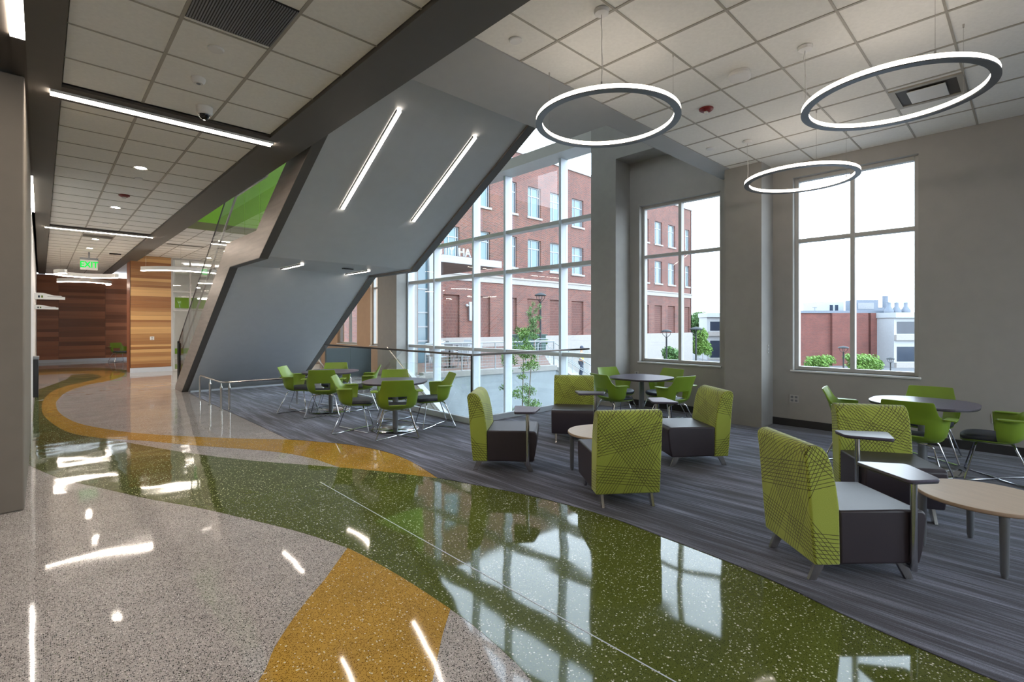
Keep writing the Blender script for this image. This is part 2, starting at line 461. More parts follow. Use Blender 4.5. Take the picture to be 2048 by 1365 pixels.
M['stone'] = pbr('pale_stone_band', (152, 147, 143), .8, var=.05)
M['win_blue'] = pbr('blue_window_pane', (84, 112, 124), .12, 0., var=.05, vscale=.4, spec=.8)
M['win_dark'] = pbr('dark_window_pane', (44, 54, 68), .12, var=.2, vscale=.6)
M['asphalt'] = pbr('asphalt', (100, 100, 102), .9)
M['lamp_black'] = pbr('lamp_black', (17, 20, 23), .6)
M['leaf'] = pbr('green_leaf', (104, 138, 60), .6, var=.35, vscale=2.5)
M['leaf2'] = pbr('dark_green_leaf', (80, 114, 60), .6, var=.35, vscale=2.)
M['bark'] = pbr('tree_bark', (120, 108, 96), .9, var=.2)
M['dumpster'] = pbr('dark_green_steel', (34, 66, 60), .5, var=.1)
M['red'] = pbr('fire_red', (124, 34, 30), .4)
M['plastic'] = pbr('white_plastic', (228, 226, 222), .4, var=.02)
M['darkglass'] = pbr('dark_dome', (22, 20, 20), .08)
M['roofgrey'] = pbr('roof_coping', (104, 112, 124), .6)
M['darkteal'] = pbr('dark_teal_panel', (52, 66, 68), .3, var=.1)
M['vent'] = vent_mat()
WARM = (255, 240, 224); NEUT = (255, 240, 226)
M['em_ring'] = emit('ring_diffuser', WARM, 6.5 * LAMP)
M['em_line'] = emit('linear_diffuser', WARM, 38 * LAMP)
M['em_arc'] = emit('arc_diffuser', WARM, 24 * LAMP)
M['em_soffit'] = emit('soffit_strip', WARM, 22 * LAMP)
M['em_down'] = emit('downlight_lens', WARM, 100 * LAMP)
M['em_room'] = emit('room_light', NEUT, 30 * LAMP)
M['em_exit'] = emit('exit_green', (10, 235, 80), .75)
M['em_slot'] = emit('slot_light', (255, 244, 232), 30 * LAMP)

# ================================================================== structure
XW, XP, ZC, ZCC, ZB = 8.58, 8.087, 4.13, 3.78, 3.75
YBACK, XLEFT, ZLOW, ZVOID = -6.0, -2.6, -3.3, 8.6

# ---- floor with its inlays
fl = MB()
fl.box(XLEFT, 5.03, YBACK, 31, -.35, 0)
fl.box(5.03, XW + .2, YBACK, 6.2, -.35, 0)
fl.box(5.03, XW + .2, 13.2, 31, -.35, 0)
floor = struct(fl.build('floor', M['terrazzo_white']))
yelIn = [[2.04, 20.977], [1.861, 19.644], [1.441, 18.343], [0.912, 17.444], [0.47, 16.004], [0.253, 14.296], [0.217, 13.509], [0.231, 12.462], [0.312, 11.496], [0.473, 10.57], [0.763, 9.715], [1.087, 9.023], [1.622, 8.221], [2.044, 7.67], [2.51, 7.137], [2.749, 6.728], [2.994, 6.246], [3.142, 5.639], [3.137, 5.012], [3.0, 4.283]]
yelOut = [[1.231, 21.392], [1.357, 20.06], [1.263, 19.347], [0.86, 18.293], [0.474, 17.484], [0.2, 16.261], [0.046, 14.689], [0.01, 13.371], [0.038, 12.017], [0.182, 10.576], [0.358, 9.671], [0.657, 8.99]]
yelLow = [[0.657, 8.99], [1.021, 8.477], [1.411, 7.79], [1.788, 7.19], [2.136, 6.596], [2.336, 6.046], [2.406, 5.578], [2.432, 5.346]]
greenR = [[3.0, 4.283], [3.265, 3.432], [3.39, 2.824], [3.42, 2.399], [3.40, 1.987], [3.36, 1.458], [3.295, 1.059], [3.213, 0.75], [3.159, 0.485], [3.12, 0.227], [3.10, 0.0], [3.05, -1.5], [3.1, -6]]
greenL = [[-0.1, 7.9], [0.069, 7.237], [0.25, 6.716], [0.5, 6.122], [0.725, 5.586], [1.006, 5.01], [1.244, 4.431], [1.449, 3.898], [1.592, 3.384], [1.632, 3.056], [1.660, 2.647], [1.668, 2.256], [1.665, 2.034], [1.631, 1.714], [1.595, 1.543], [1.45, .9], [1.3, 0], [1.2, -1.5], [1.2, -6]]
greenU = [[0.657, 8.99], [0.926, 8.29], [1.271, 7.419], [1.567, 6.778], [1.886, 6.202], [2.36, 5.47], [2.645, 4.987], [3.0, 4.283]]
sp = spline
gU = sp(greenU); yO = sp(yelOut); yL = sp(yelLow); yI = sp(yelIn); gR = sp(greenR); gL = sp(greenL)
outer_lo = [p for p in yO if p[1] < 14.5]
green_poly = [(-.1, 14.4)] + outer_lo + gU[1:] + gR[1:] + gL[::-1]
def inlay(name, poly, mat, z):
    mb = MB(); mb.prism(poly, 'z', z - .02, z); return mb.build(name, mat, floor)
inlay('green_terrazzo_band', green_poly, M['terrazzo_green'], .0015)
tail = [p for p in gU if p[1] < 5.3]
inlay('yellow_terrazzo_band', yI + tail[::-1][1:] + yL[::-1] + yO[::-1][1:], M['terrazzo_yellow'], .0020)
inlay('yellow_terrazzo_wedge', sp([(1.592, 3.384), (1.632, 3.056), (1.660, 2.647), (1.668, 2.256)], 5) + sp([(1.503, 2.1), (1.27, 1.852), (.9, 1.45), (.2, .75)], 4) + sp([(-.45, 1.35), (.3, 1.95), (.706, 2.389), (.842, 2.592), (1.054, 2.837), (1.292, 3.063)], 4), M['terrazzo_yellow'], .0024)
inlay('green_terrazzo_band', [(-.1, 14.4)] + [p for p in yO if p[1] > 14.5][::-1] + [(.7, 21.2), (.55, 19.6), (.1, 17.6), (-.1, 16.7)], M['terrazzo_green'], .0012)
inlay('yellow_terrazzo_band', sp([(2.04, 20.98), (1.9, 22.1), (1.2, 22.8), (.3, 23), (-.1, 22.9)], 3) + [(-.1, 21.9), (.5, 22), (1.231, 21.392)], M['terrazzo_yellow'], .0012)
inlay('green_terrazzo_band', sp([(2.12, 21.2), (2.15, 22.3), (1.6, 24), (.6, 24.8), (-.1, 24.6)], 3) + [(-.1, 23.0), (.3, 23.1), (1.2, 22.9), (1.95, 22.15), (2.06, 21.1)], M['terrazzo_green'], .0010)
mb = MB(); mb.box(2.053, 2.060, -4, 5.0, -.01, .0030); mb.build('divider_strip', M['alu'], floor)
yI_c = [p for p in yI if p[1] <= 7.14 and p[0] > 2.45]
carpet_poly = [(2.51, 13.7)] + [(2.51, 7.14)] + yI_c[1:] + gR[1:] + [(XW, -6), (XW, 6.2), (5.03, 6.2), (5.03, 13.7)]
inlay('carpet', carpet_poly, M['carpet'], .006)

# ---- right wall with three window openings, pilasters, niche
WIN2 = (1.06, 2.60, .895, 3.92)
WIN1 = (3.75, 5.36, .885, 3.95)
WIN0 = (-2.62, -1.08, .895, 3.92)
WIN_ADDED = (-5.30, -3.70, .895, 3.92)  # unseen window behind the camera, added for more daylight
fr = lambda u, z, d: (XW + d, u, z)
w = MB(); wall_holes(w, YBACK, 5.60, ZLOW, 4.9, [WIN2, WIN1, WIN0, WIN_ADDED], fr, .28)
wall_right = struct(w.build('wall_right', M['wall']))
for nm, y0, y1, z1 in (('wall_pilaster', 2.892, 3.465, 4.9), ('wall_pilaster', 5.577, 6.174, ZVOID), ('wall_pilaster', 13.76, 14.97, ZVOID)):
    w = MB(); w.box(XP, XW + .28, y0, y1, ZLOW if y0 > 3 else 0, z1); struct(w.build(nm, M['pilaster']))
w = MB(); w.box(XP, XW + .28, 3.465, 5.577, 4.83, ZVOID); struct(w.build('wall_header', M['pilaster']))
w = MB(); wall_holes(w, 14.97, 20.75, ZLOW, 4.1, [(15.30, 16.44, .88, 3.92), (17.49, 19.18, .88, 3.92)], lambda u, z, d: (XW + .02 + d, u, z), .28)
struct(w.build('wall_right', M['wall_beige']))
w = MB(); w.box(XW - .018, XW + .001, YBACK, 2.892, 0, .12); w.box(XW - .018, XW + .001, 3.465, 5.577, 0, .12)
struct(w.build('baseboard_right', M['base']))

def window(n, y0, y1, z0, z1, zt, x=XW, mull=True):
    """window unit set back in its reveal: frame, mullion, transom, panes, sill, parts of one window"""
    g = sgroup('window_%d' % n, (x, (y0 + y1) / 2, z0))
    xi, xo = .10, .20
    hw = (y1 - y0) / 2; H = z1 - z0
    f = MB(); f.box(xi, xo, -hw, -hw + .055, 0, H); f.box(xi, xo, hw - .055, hw, 0, H); f.box(xi, xo, -hw + .055, hw - .055, 0, .055); f.box(xi, xo, -hw + .055, hw - .055, H - .055, H)
    f.build('window_frame', M['frame'], g, bevel=.004)
    zz = zt - z0
    f = MB(); f.box(xi, xo, -hw + .055, hw - .055, zz - .03, zz + .03); f.build('transom', M['frame'], g, bevel=.003)
    ym = 0
    if mull:
        f = MB(); f.box(xi - .005, xo, -.03, .03, .055, H - .055); f.build('mullion', M['frame'], g, bevel=.003)
    spans = ((-hw + .055, -.03), (.03, hw - .055)) if mull else ((-hw + .055, hw - .055),)
    for a, b in spans:
        for c, d in ((.055, zz - .03), (zz + .03, H - .055)):
            f = MB(); f.box(.148, .154, a, b, c, d); f.build('pane', M['glass'], g)
    f = MB(); f.box(-.03, xi, -hw - .03, hw + .03, -.028, 0); f.build('window_sill', M['white'], g, bevel=.004)
    return g
window(1, *WIN2, 2.93); window(2, *WIN1, 2.95); window(3, *WIN0, 2.93); window(9, *WIN_ADDED, 2.93)
window(4, 15.30, 16.44, .88, 3.92, 2.93, XW + .02, False); window(5, 17.49, 19.18, .88, 3.92, 2.93, XW + .02)

# ---- curtain wall over two and a half storeys
cw = sgroup('window_6', (XW, 10, 0))
def cwp(name, mat, *a, bevel=.004):
    f = MB(); 
    for b in a: f.box(b[0] - XW, b[1] - XW, b[2] - 10, b[3] - 10, b[4], b[5])
    return f.build(name, mat, cw, bevel=bevel)
MUL = [6.21, 7.33, 9.17, 10.43, 12.27, 13.72]
XI, XO = 8.46, 8.70
for i, y in enumerate(MUL):
    cwp('mullion', M['alu'], (XI, XO, y - .034, y + .034, ZLOW, ZVOID))
ZT = [-1.05, .94, 2.94, 3.93, 7.0]
for z in ZT:
    for i in range(len(MUL) - 1):
        cwp('transom', M['frame'], (XI + .02, XO, MUL[i] + .034, MUL[i + 1] - .034, z - .045, z + .045))
cwp('girt_beam', M['frame'], (8.16, XO, 6.174, 13.76, 5.36, 5.60))
zs = [ZLOW] + [-1.05, .94, 2.94, 3.93, 5.48, 7.0] + [ZVOID]
for i in range(len(MUL) - 1):
    for j in range(len(zs) - 1):
        f = MB(); f.box(8.62 - XW, 8.628 - XW, MUL[i] + .034 - 10, MUL[i + 1] - .034 - 10, zs[j] + (.045 if j else 0), zs[j + 1] - .045)
        f.build('pane', M['glass'], cw)

# ---- lower level below the opening
w = MB(); w.box(4.8, XW + .28, -4, 21, ZLOW - .2, ZLOW); struct(w.build('floor', M['paving']))
w = MB(); w.box(4.9, 5.03, 6.2, 20, ZLOW, -.35); w.box(5.03, XW, 6.05, 6.2, ZLOW, -.35); struct(w.build('wall_lower', M['white']))

# ---- lounge ceiling: grid and single tiles
ceil_l = sgroup('ceiling', (0, 0, ZC))
xl = [2.345, 2.68, 3.335, 3.99, 4.645, 5.30, 5.955, 6.60, 7.255, 7.915, XW]
yl = [YBACK] + [.478 + .61 * k for k in range(-10, 5)] + [3.39]
g = MB()
for x in xl[1:-1]: g.box(x - .012, x + .012, YBACK, 3.39, 0, .03)
for y in yl[1:-1]:
    for i in range(len(xl) - 1): g.box(xl[i] + (.012 if i else 0), xl[i + 1] - .012, y - .009, y + .009, .001, .03)
g.build('ceiling_grid', M['tbar'], ceil_l)
tile_cache = {}
def tile(parent, x0, x1, y0, y1):
    k = (round(x1 - x0, 3), round(y1 - y0, 3))
    if k not in tile_cache:
        t = MB(); a, b = (x1 - x0) / 2 - .008, (y1 - y0) / 2 - .006
        t.box(-a, a, -b, b, .006, .024); o = t.build('tile', M['tile'], parent); tile_cache[k] = o.data
    else:
        o = bpy.data.objects.new('tile', tile_cache[k]); COL.objects.link(o); o.parent = parent
    o.location = ((x0 + x1) / 2, (y0 + y1) / 2, 0)
for i in range(len(xl) - 1):
    for j in range(len(yl) - 1):
        tile(ceil_l, xl[i], xl[i + 1], yl[j], yl[j + 1])
w = MB(); w.box(2.345, XW, YBACK, 3.39, .03, .4); w.build('deck', M['gypsum'], ceil_l)
# grey plaster band between the tiles and the stair opening
w = MB(); w.box(2.345, XP + .02, 3.39, 3.71, ZC - .004, 5.0); w.box(2.345, 5.18, 3.71, 4.39, ZC - .004, 5.0); w.box(XP + .02, XW, 3.465, 3.71, ZC - .004, 5.0)
struct(w.build('ceiling', M['gypsum']))
w = MB(); w.box(2.2, XW + .3, 3.2, 14.2, ZVOID, ZVOID + .2); struct(w.build('ceiling', M['white']))
w = MB(); w.box(2.2, 2.345, 4.39, 13.04, 4.1, ZVOID); w.box(2.345, 8.6, 3.2, 3.39, 4.6, ZVOID); struct(w.build('wall_upper', M['wall']))

# ---- corridor ceiling
ceil_c = sgroup('ceiling', (0, 0, ZCC))
xc = [.134, .722, 1.312, 1.906]
LY = [6.21, 14.80]
yc = []
segs = [(YBACK, 6.02), (6.40, 14.62), (14.98, 28.8)]
g = MB()
for (a, b) in segs:
    y = 4.80 + .63 * math.ceil((a - 4.80) / .63 + .001)
    ys = [a]
    while y < b - .1:
        ys.append(y); y += .63
    ys.append(b)
    for x in xc[1:-1]: g.box(x - .012, x + .012, a, b, 0, .03)
    for y in ys[1:-1]: 
        for i in range(3): g.box(xc[i] + (.012 if i else 0), xc[i + 1] - (.012 if i < 2 else 0), y - .008, y + .008, .001, .03)
    for i in range(3):
        for j in range(len(ys) - 1):
            tile(ceil_c, xc[i], xc[i + 1], ys[j], ys[j + 1])
g.build('ceiling_grid', M['tbar'], ceil_c)
w = MB(); w.box(-.3, 2.2, YBACK, 28.9, .03, .3); w.build('deck', M['gypsum'], ceil_c)
w = MB(); w.box(1.906, 2.345, YBACK, 20.75, ZB, 4.5); w.box(1.906, 2.16, 20.75, 28.8, ZB, 4.5); struct(w.build('trim_1', M['beam']))
w = MB(); w.box(-.085, .134, YBACK, 28.8, ZB, 4.1); struct(w.build('trim_2', M['beam']))
w = MB(); w.box(XLEFT, -.17, YBACK, 6.1, ZB + .02, 4.1); w.box(-.17, -.085, YBACK, 28.8, ZB + .06, 4.1); w.box(-.17, -.085, 5.25, 9.95, ZB + .005, 4.1); struct(w.build('ceiling', M['darkslot']))
# left walls
w = MB(); w.box(-1.6, -.104, 6.006, 9.85, 0, ZB); struct(w.build('wall_left', M['taupe'], bevel=.012))
w = MB(); w.box(-1.6, -.13, 9.85, 29, 0, ZB + .1); struct(w.build('wall_left', M['white']))
w = MB(); w.box(XLEFT - .2, XLEFT, YBACK, 6.1, 0, 4.1); w.box(XLEFT, -1.6, 6.0, 6.2, 0, 4.1); struct(w.build('wall_left', M['wall']))
BACKWIN_ADDED = [(2.6, 4.4, .5, 3.6), (4.7, 6.5, .5, 3.6), (6.8, 8.3, .5, 3.6)]  # unseen glazing, added to bring frontal daylight from behind the camera
w = MB(); wall_holes(w, XLEFT, XW + .3, -.3, 4.5, BACKWIN_ADDED, lambda u, z, d: (u, YBACK - d, z), .25); struct(w.build('wall_back', M['wall']))
bw = sgroup('window_8', (0, YBACK, 0))
for (a, b, c, d) in BACKWIN_ADDED:
    f = MB(); f.box(a, b, -.15, -.144, c, d); f.build('pane', M['glass'], bw)
    f = MB(); f.box(a, b, -.2, -.1, c, c + .05); f.box(a, b, -.2, -.1, d - .05, d); f.box(a, a + .05, -.2, -.1, c, d); f.box(b - .05, b, -.2, -.1, c, d); f.box((a + b) / 2 - .03, (a + b) / 2 + .03, -.2, -.1, c, d); f.build('window_frame', M['frame'], bw)

# ---- far end of the corridor: board-clad walls
def boards(name, x0, x1, y, z0, z1, mat, hmin, hmax, cuts, thick=.02):
    g = sgroup(name, (0, y, 0))
    b = MB(); b.box(x0, x1, thick, thick + .12, 0, z1); b.build('backing', M['darkslot'], g)
    rnd = random.Random(len(name) + int(x1 * 10))
    for (a, c) in cuts:
        z = z0
        while z < z1 - .01:
            h = rnd.uniform(hmin, hmax); zz = min(z + h, z1)
            b = MB(); t = rnd.uniform(0, .004); b.box(a + .003, c - .003, t, thick, z + .0015, zz - .0015); b.build('board', mat, g); z = zz
    return g
boards('wall_far', -.13, 3.32, 28.8, .12, ZB, M['wood_dark'], .10, .22, [(-.13, .55), (.55, 2.1), (2.1, 3.32)])
boards('wall_wood', 2.16, 3.32, 20.75, .16, 3.95, M['wood_light'], .07, .16, [(2.16, 3.32)])
w = MB(); w.box(2.16, 2.2, 20.78, 21.7, 0, 3.95); w.box(2.2, 3.32, 21.6, 21.7, 0, 3.95); struct(w.build('wall_wood_side', M['wood_dark']))
w = MB(); w.box(2.15, 3.33, 20.73, 20.78, 0, .155); w.box(-.12, 3.3, 28.76, 28.8, 0, .12); struct(w.build('baseboard_far', M['alu']))

# ---- space beyond the stair: ceiling, glazed partition and room
ceil_f = sgroup('ceiling', (0, 0, 3.95))
xs = [2.345 + .61 * k for k in range(11)]; xs[-1] = XW
ysf = [14.11 + .61 * k for k in range(11)] + [20.75]
for i in range(len(xs) - 1):
    for j in range(len(ysf) - 1):
        tile(ceil_f, xs[i], xs[i + 1], ysf[j], ysf[j + 1])
g = MB()
for x in xs[1:-1]: g.box(x - .012, x + .012, 14.11, 20.75, 0, .03)
for y in ysf[1:-1]: 
    for i in range(len(xs) - 1): g.box(xs[i] + .012, xs[i + 1] - .012, y - .009, y + .009, .001, .03)
g.build('ceiling_grid', M['tbar'], ceil_f)
w = MB(); w.box(2.345, XW, 14.11, 31, .03, .5); w.build('deck', M['white'], ceil_f)
w = MB(); w.box(2.345, XW, 13.06, 14.11, 3.95, 4.2); struct(w.build('trim_3', M['green_dark']))
w = MB(); w.box(2.345, XW, 13.04, 13.16, 3.951, 6.2); struct(w.build('wall_upper_edge', M['green_wall']))
w = MB(); w.box(2.345, XW, 14.1, 14.2, 4.3, ZVOID); struct(w.build('wall_upper', M['white']))
part = sgroup('window_7', (3.32, 20.75, 0))
def pp(name, mat, *bs):
    f = MB()
    for b in bs: f.box(*b)
    return f.build(name, mat, part)
PX = [0.0, .55, 1.3, 2.2, 3.1, 4.0, 5.24]
for x in PX: pp('mullion', M['frame'], (x - .025, x + .025, 0, .1, 0, 3.95))
for z in (.0, 2.1, 2.75, 3.9): pp('transom', M['frame'], (0, 5.24, .005, .095, z, z + .05))
for i in range(6):
    for a, b in ((.05, 2.1), (2.15, 2.75), (2.80, 3.9)):
        pp('pane', M['glass'], (PX[i] + .025, PX[i + 1] - .025, .045, .052, a, b))
w = MB(); w.box(3.4, XW + .2, 27.8, 28, 0, 4.2); w.box(XW, XW + .2, 20.75, 28, 0, 4.2); w.box(3.32, 3.42, 20.86, 27.8, 0, 4.0); struct(w.build('wall_room', M['white']))
w = MB(); w.box(3.42, XW, 27.76, 27.8, 2.4, 2.9); w.box(3.42, XW, 27.76, 27.8, .25, .5); struct(w.build('trim_4', M['green_wall']))
# low dark wall beside the lower stair and balustrade beyond
w = MB(); w.box(6.2, 7.66, 14.6, 14.7, 0, .9); struct(w.build('wall_low', M['darkteal']))

# ================================================================== staircase
st = thing('staircase', 'grey staircase with glass sides climbing over the carpet beside the tall window wall', 'staircase', (2.42, 13.95, 0))
def sloc(y): return y - 13.95
low = [(13.95, 0), (9.79, 2.63), (8.17, 2.63), (4.6, 2.63 + .587 * 3.57)]
top = [(4.6, 5.206), (8.315, 3.07), (9.99, 3.07), (14.62, .14), (14.74, 0)]
poly = [(sloc(a), b) for a, b in low + top]
for x0, x1 in ((0, .13), (2.68, 2.83)):
    s_ = MB(); s_.prism(poly, 'x', x0, x1); so = s_.build('stringer', M['stringer'], st, bevel=.006)
    e = MB()
    for (a, b) in zip(low[:-1], low[1:]):
        e.add([(x0 + .002, sloc(a[0]), a[1] - .004), (x1 - .002, sloc(a[0]), a[1] - .004), (x1 - .002, sloc(b[0]), b[1] - .004), (x0 + .002, sloc(b[0]), b[1] - .004),
               (x0 + .002, sloc(a[0]), a[1] + .02), (x1 - .002, sloc(a[0]), a[1] + .02), (x1 - .002, sloc(b[0]), b[1] + .02), (x0 + .002, sloc(b[0]), b[1] + .02)],
              [(0, 1, 2, 3), (4, 7, 6, 5), (0, 4, 5, 1), (1, 5, 6, 2), (2, 6, 7, 3), (3, 7, 4, 0)])
    e.build('stringer_underside', M['soffit_edge'], st)
def yz_at(y):
    for (a, b) in zip(low[:-1], low[1:]):
        if b[0] <= y <= a[0]: return a[1] + (b[1] - a[1]) * (a[0] - y) / (a[0] - b[0])
so = MB()
q = [(sloc(a), b + .035) for a, b in low]; q[0] = (sloc(13.90), .0); q2 = [(a, b + .08) for a, b in q][::-1]
so.prism(q + q2, 'x', .13, 2.68); so.build('soffit', M['soffit'], st)
sk = MB(); sk.box(.13, 2.68, sloc(13.66), sloc(13.70), 0, .05); sk.build('soffit_base_trim', M['alu'], st)
# treads and risers
n = 18; run = (14.60 - 9.97) / n
for i in range(n):
    y1 = 14.60 - i * run; z = (i + 1) * 2.95 / n
    t = MB(); t.box(.13, 2.68, sloc(y1 - run - .02), sloc(y1), z - .045, z); t.build('tread', M['terrazzo_white'], st)
t = MB(); t.box(.13, 2.68, sloc(8.3), sloc(9.97), 2.88, 2.96); t.build('landing', M['terrazzo_white'], st)
n = 13; run = (8.3 - 4.7) / n
for i in range(n):
    y1 = 8.3 - i * run; z = 2.95 + (i + 1) * 2.0 / n
    t = MB(); t.box(.13, 2.68, sloc(y1 - run - .02), sloc(y1), z - .045, z); t.build('tread', M['terrazzo_white'], st)
def topz(y):
    T = [(4.6, 5.206), (8.315, 3.07), (9.99, 3.07), (14.62, .14)]
    for (a, b) in zip(T[:-1], T[1:]):
        if a[0] <= y <= b[0]: return a[1] + (b[1] - a[1]) * (y - a[0]) / (b[0] - a[0])
    return .14
for xg in (.055, 2.74):
    br = [14.62, 12.95, 11.45, 9.99, 9.1, 8.315, 6.7, 5.2, 4.62]
    for a, b in zip(br[:-1], br[1:]):
        g_ = MB(); a2, b2 = a - .008, b + .008
        g_.prism([(sloc(a2), topz(a2) - .05), (sloc(b2), topz(b2) - .05), (sloc(b2), topz(b2) + 1.05), (sloc(a2), topz(a2) + 1.05)], 'x', xg, xg + .014)
        g_.build('glass_panel', M['rail_glass'], st)
    c = MB(); c.tube([(xg + .007, sloc(y), topz(y) + 1.055) for y in br], .012, 6); c.build('glass_cap', M['black'], st)
    hx = xg + (.10 if xg < 1 else -.10)
    c = MB(); c.tube([(hx, sloc(y), topz(y) + .88) for y in br], .02, 8); c.build('handrail', M['steel'], st, smooth=True)
    nw = MB()
    for yy in (14.64, 14.52): nw.box(xg - .02, xg + .035, sloc(yy) - .02, sloc(yy) + .02, 0, 1.20 if yy > 14.6 else 1.15)
    nw.build('newel_post', M['black'], st)
# light strips let into the soffit
def slot_strip(name, label, a, b, wdt, mat, off=.0):
    a, b = Vector(a), Vector(b); d = (b - a).normalized(); x = Vector((1, 0, 0)); nrm = x.cross(d)
    if nrm.z > 0: nrm = -nrm
    o = thing(name, label, 'light', tuple((a + b) / 2))
    m1 = MB(); m1.bar(a - (a + b) / 2, b - (a + b) / 2, wdt, .02, tuple(nrm)); m1.build('diffuser', M['em_soffit'], o)
    m2 = MB(); e = d * .008
    for s_ in (-1, 1):
        off_ = x * s_ * (wdt / 2 + .006)
        m2.bar(a - (a + b) / 2 + off_ - e, b - (a + b) / 2 + off_ + e, .012, .026, tuple(nrm))
    m2.build('trim', M['soffit'], o)
    return o
zs_ = lambda y: 2.63 + .587 * (8.17 - y) + .014
slot_strip('soffit_light', 'long light strip in the upper stair soffit, the one nearer the corridor', (3.22, 5.42, zs_(5.42)), (3.22, 7.02, zs_(7.02)), .055, None)
slot_strip('soffit_light', 'long light strip in the upper stair soffit, the one nearer the window wall', (4.44, 5.43, zs_(5.43)), (4.44, 7.03, zs_(7.03)), .055, None)
slot_strip('soffit_light', 'short light strip under the stair landing, the left one', (3.27, 8.70, 2.650), (3.27, 9.66, 2.650), .05, None)
slot_strip('soffit_light', 'short light strip under the stair landing, the right one', (4.59, 8.84, 2.650), (4.59, 9.78, 2.650), .05, None)
d = MB(); d.lathe([(0, -.02), (.03, -.02), (.05, -.005), (.055, .006)], 20); d.rot = None
o = d.build('sprinkler_cover', M['plastic'], smooth=True, loc=(3.62, 11.35, yz_at(11.35) + .035 - .0))
o.rotation_euler = (-math.atan(2.63 / 4.16), 0, 0)
tag(o, 'small white sprinkler disc on the sloping lower stair soffit', 'sprinkler')
d = MB(); d.box(-.10, .10, -.03, .03, -.012, .006); o = d.build('air_slot', M['black'], loc=(4.12, 8.75, 2.645)); tag(o, 'small dark slot vent under the stair landing', 'vent')

# ---- low stainless guard under the stair
lg = thing('low_guard_rail', 'low stainless steel guard rail on posts under the stair', 'railing', (2.45, 12.21, 0))
T = [(0, 0, 0), (0, -.87, 0), (0, -1.72, 0), (.11, -1.83, 0), (1.32, -1.91, 0)]
rail = [(0, 0, .02), (0, 0, .46), (0, -.03, .51), (0, -.08, .53), (0, -1.70, .53), (.03, -1.78, .53), (.11, -1.83, .53), (1.32, -1.91, .53), (2.28, -2.02, .53), (2.36, -2.03, .51), (2.40, -2.035, .46), (2.41, -2.04, .02)]
m_ = MB(); m_.tube(rail, .018, 8); m_.build('rail', M['steel'], lg, smooth=True)
for p in T[1:]:
    m_ = MB(); m_.lathe([(.021, 0), (.021, .40), (.024, .41), (.024, .43), (.012, .46), (.010, .515)], 12, p); m_.build('post', M['steel'], lg, smooth=True)
    m_ = MB(); m_.lathe([(.04, 0), (.04, .008), (.022, .012)], 16, p); m_.build('foot_plate', M['steel'], lg, smooth=True)

# ---- glass guard rail round the floor opening
M['bronze_rail'] = pbr('dark_steel_rail', (110, 104, 100), .3, .9)
gr = thing('glass_guard_rail', 'glass guard rail with slim metal top rail round the floor opening', 'railing', (5.02, 6.22, 0))
YB = [0, 1.415, 2.85, 4.30, 5.66]
for a, b in zip(YB[:-1], YB[1:]):
    m_ = MB(); m_.box(-.006, .006, a + .006, b - .006, .04, 1.10); m_.build('glass_panel', M['rail_glass'], gr)
XB = [0, 1.52, 3.05]
for a, b in zip(XB[:-1], XB[1:]):
    m_ = MB(); m_.box(a + .012, b - .006, -.006, .006, .04, 1.10); m_.build('glass_panel', M['rail_glass'], gr)
m_ = MB(); m_.box(-.03, .03, -.03, 5.66, .006, .10); m_.box(.03, 3.06, -.03, .03, .006, .10); m_.build('shoe', M['alu'], gr, bevel=.004)
m_ = MB(); m_.box(-.02, .02, -.02, 5.66, 1.10, 1.135); m_.box(.02, 3.06, -.02, .02, 1.10, 1.135); m_.build('top_rail', M['bronze_rail'], gr, bevel=.006)
m_ = MB(); m_.box(-.011, .011, -.011, .011, .1, 1.10); m_.build('corner_clip', M['black'], gr)

# ---- lower flight seen through the glass
ls = thing('lower_stair', 'white lower stair descending along the curtain wall beyond the glass rail', 'staircase', (5.45, 13.2, ZLOW))
n = 20
for i in range(n):
    z = -ZLOW - (i + 1) * 3.3 / (n + 1); y = -.27 * i
    t = MB(); t.box(0, 2.55, y - .29, y, z - .06, z); t.build('tread', M['paving'], ls)
cp = [(1.0, .0), (1.0, .20), (0, .24), (-1.36, -.47), (-2.21, -.94), (-5.6, -3.05), (-5.6, -3.3), (-3.2, -2.2), (-.3, -.35)]
t = MB(); t.prism([(a, b - ZLOW) for a, b in cp], 'x', 2.55, 2.75); t.build('curb', M['white'], ls)
t = MB(); t.prism([(a, b - ZLOW) for a, b in cp], 'x', -.15, 0); t.build('curb', M['white'], ls)
for xr in (2.45, .1):
    t = MB(); t.tube([(xr, .79, .90 - ZLOW), (xr, -.30, .235 - ZLOW), (xr, -1.06, -.26 - ZLOW), (xr, -1.92, -.81 - ZLOW), (xr, -5.2, -2.6 - ZLOW)], .02, 8); t.build('handrail', M['steel'], ls, smooth=True)
    for yy in (-.3, -1.9, -3.5):
        zz = .235 + (yy + .3) * .645
        t = MB(); t.tube([(xr, yy, zz - .85 - ZLOW), (xr, yy, zz - ZLOW)], .012, 6); t.build('handrail_post', M['steel'], ls)

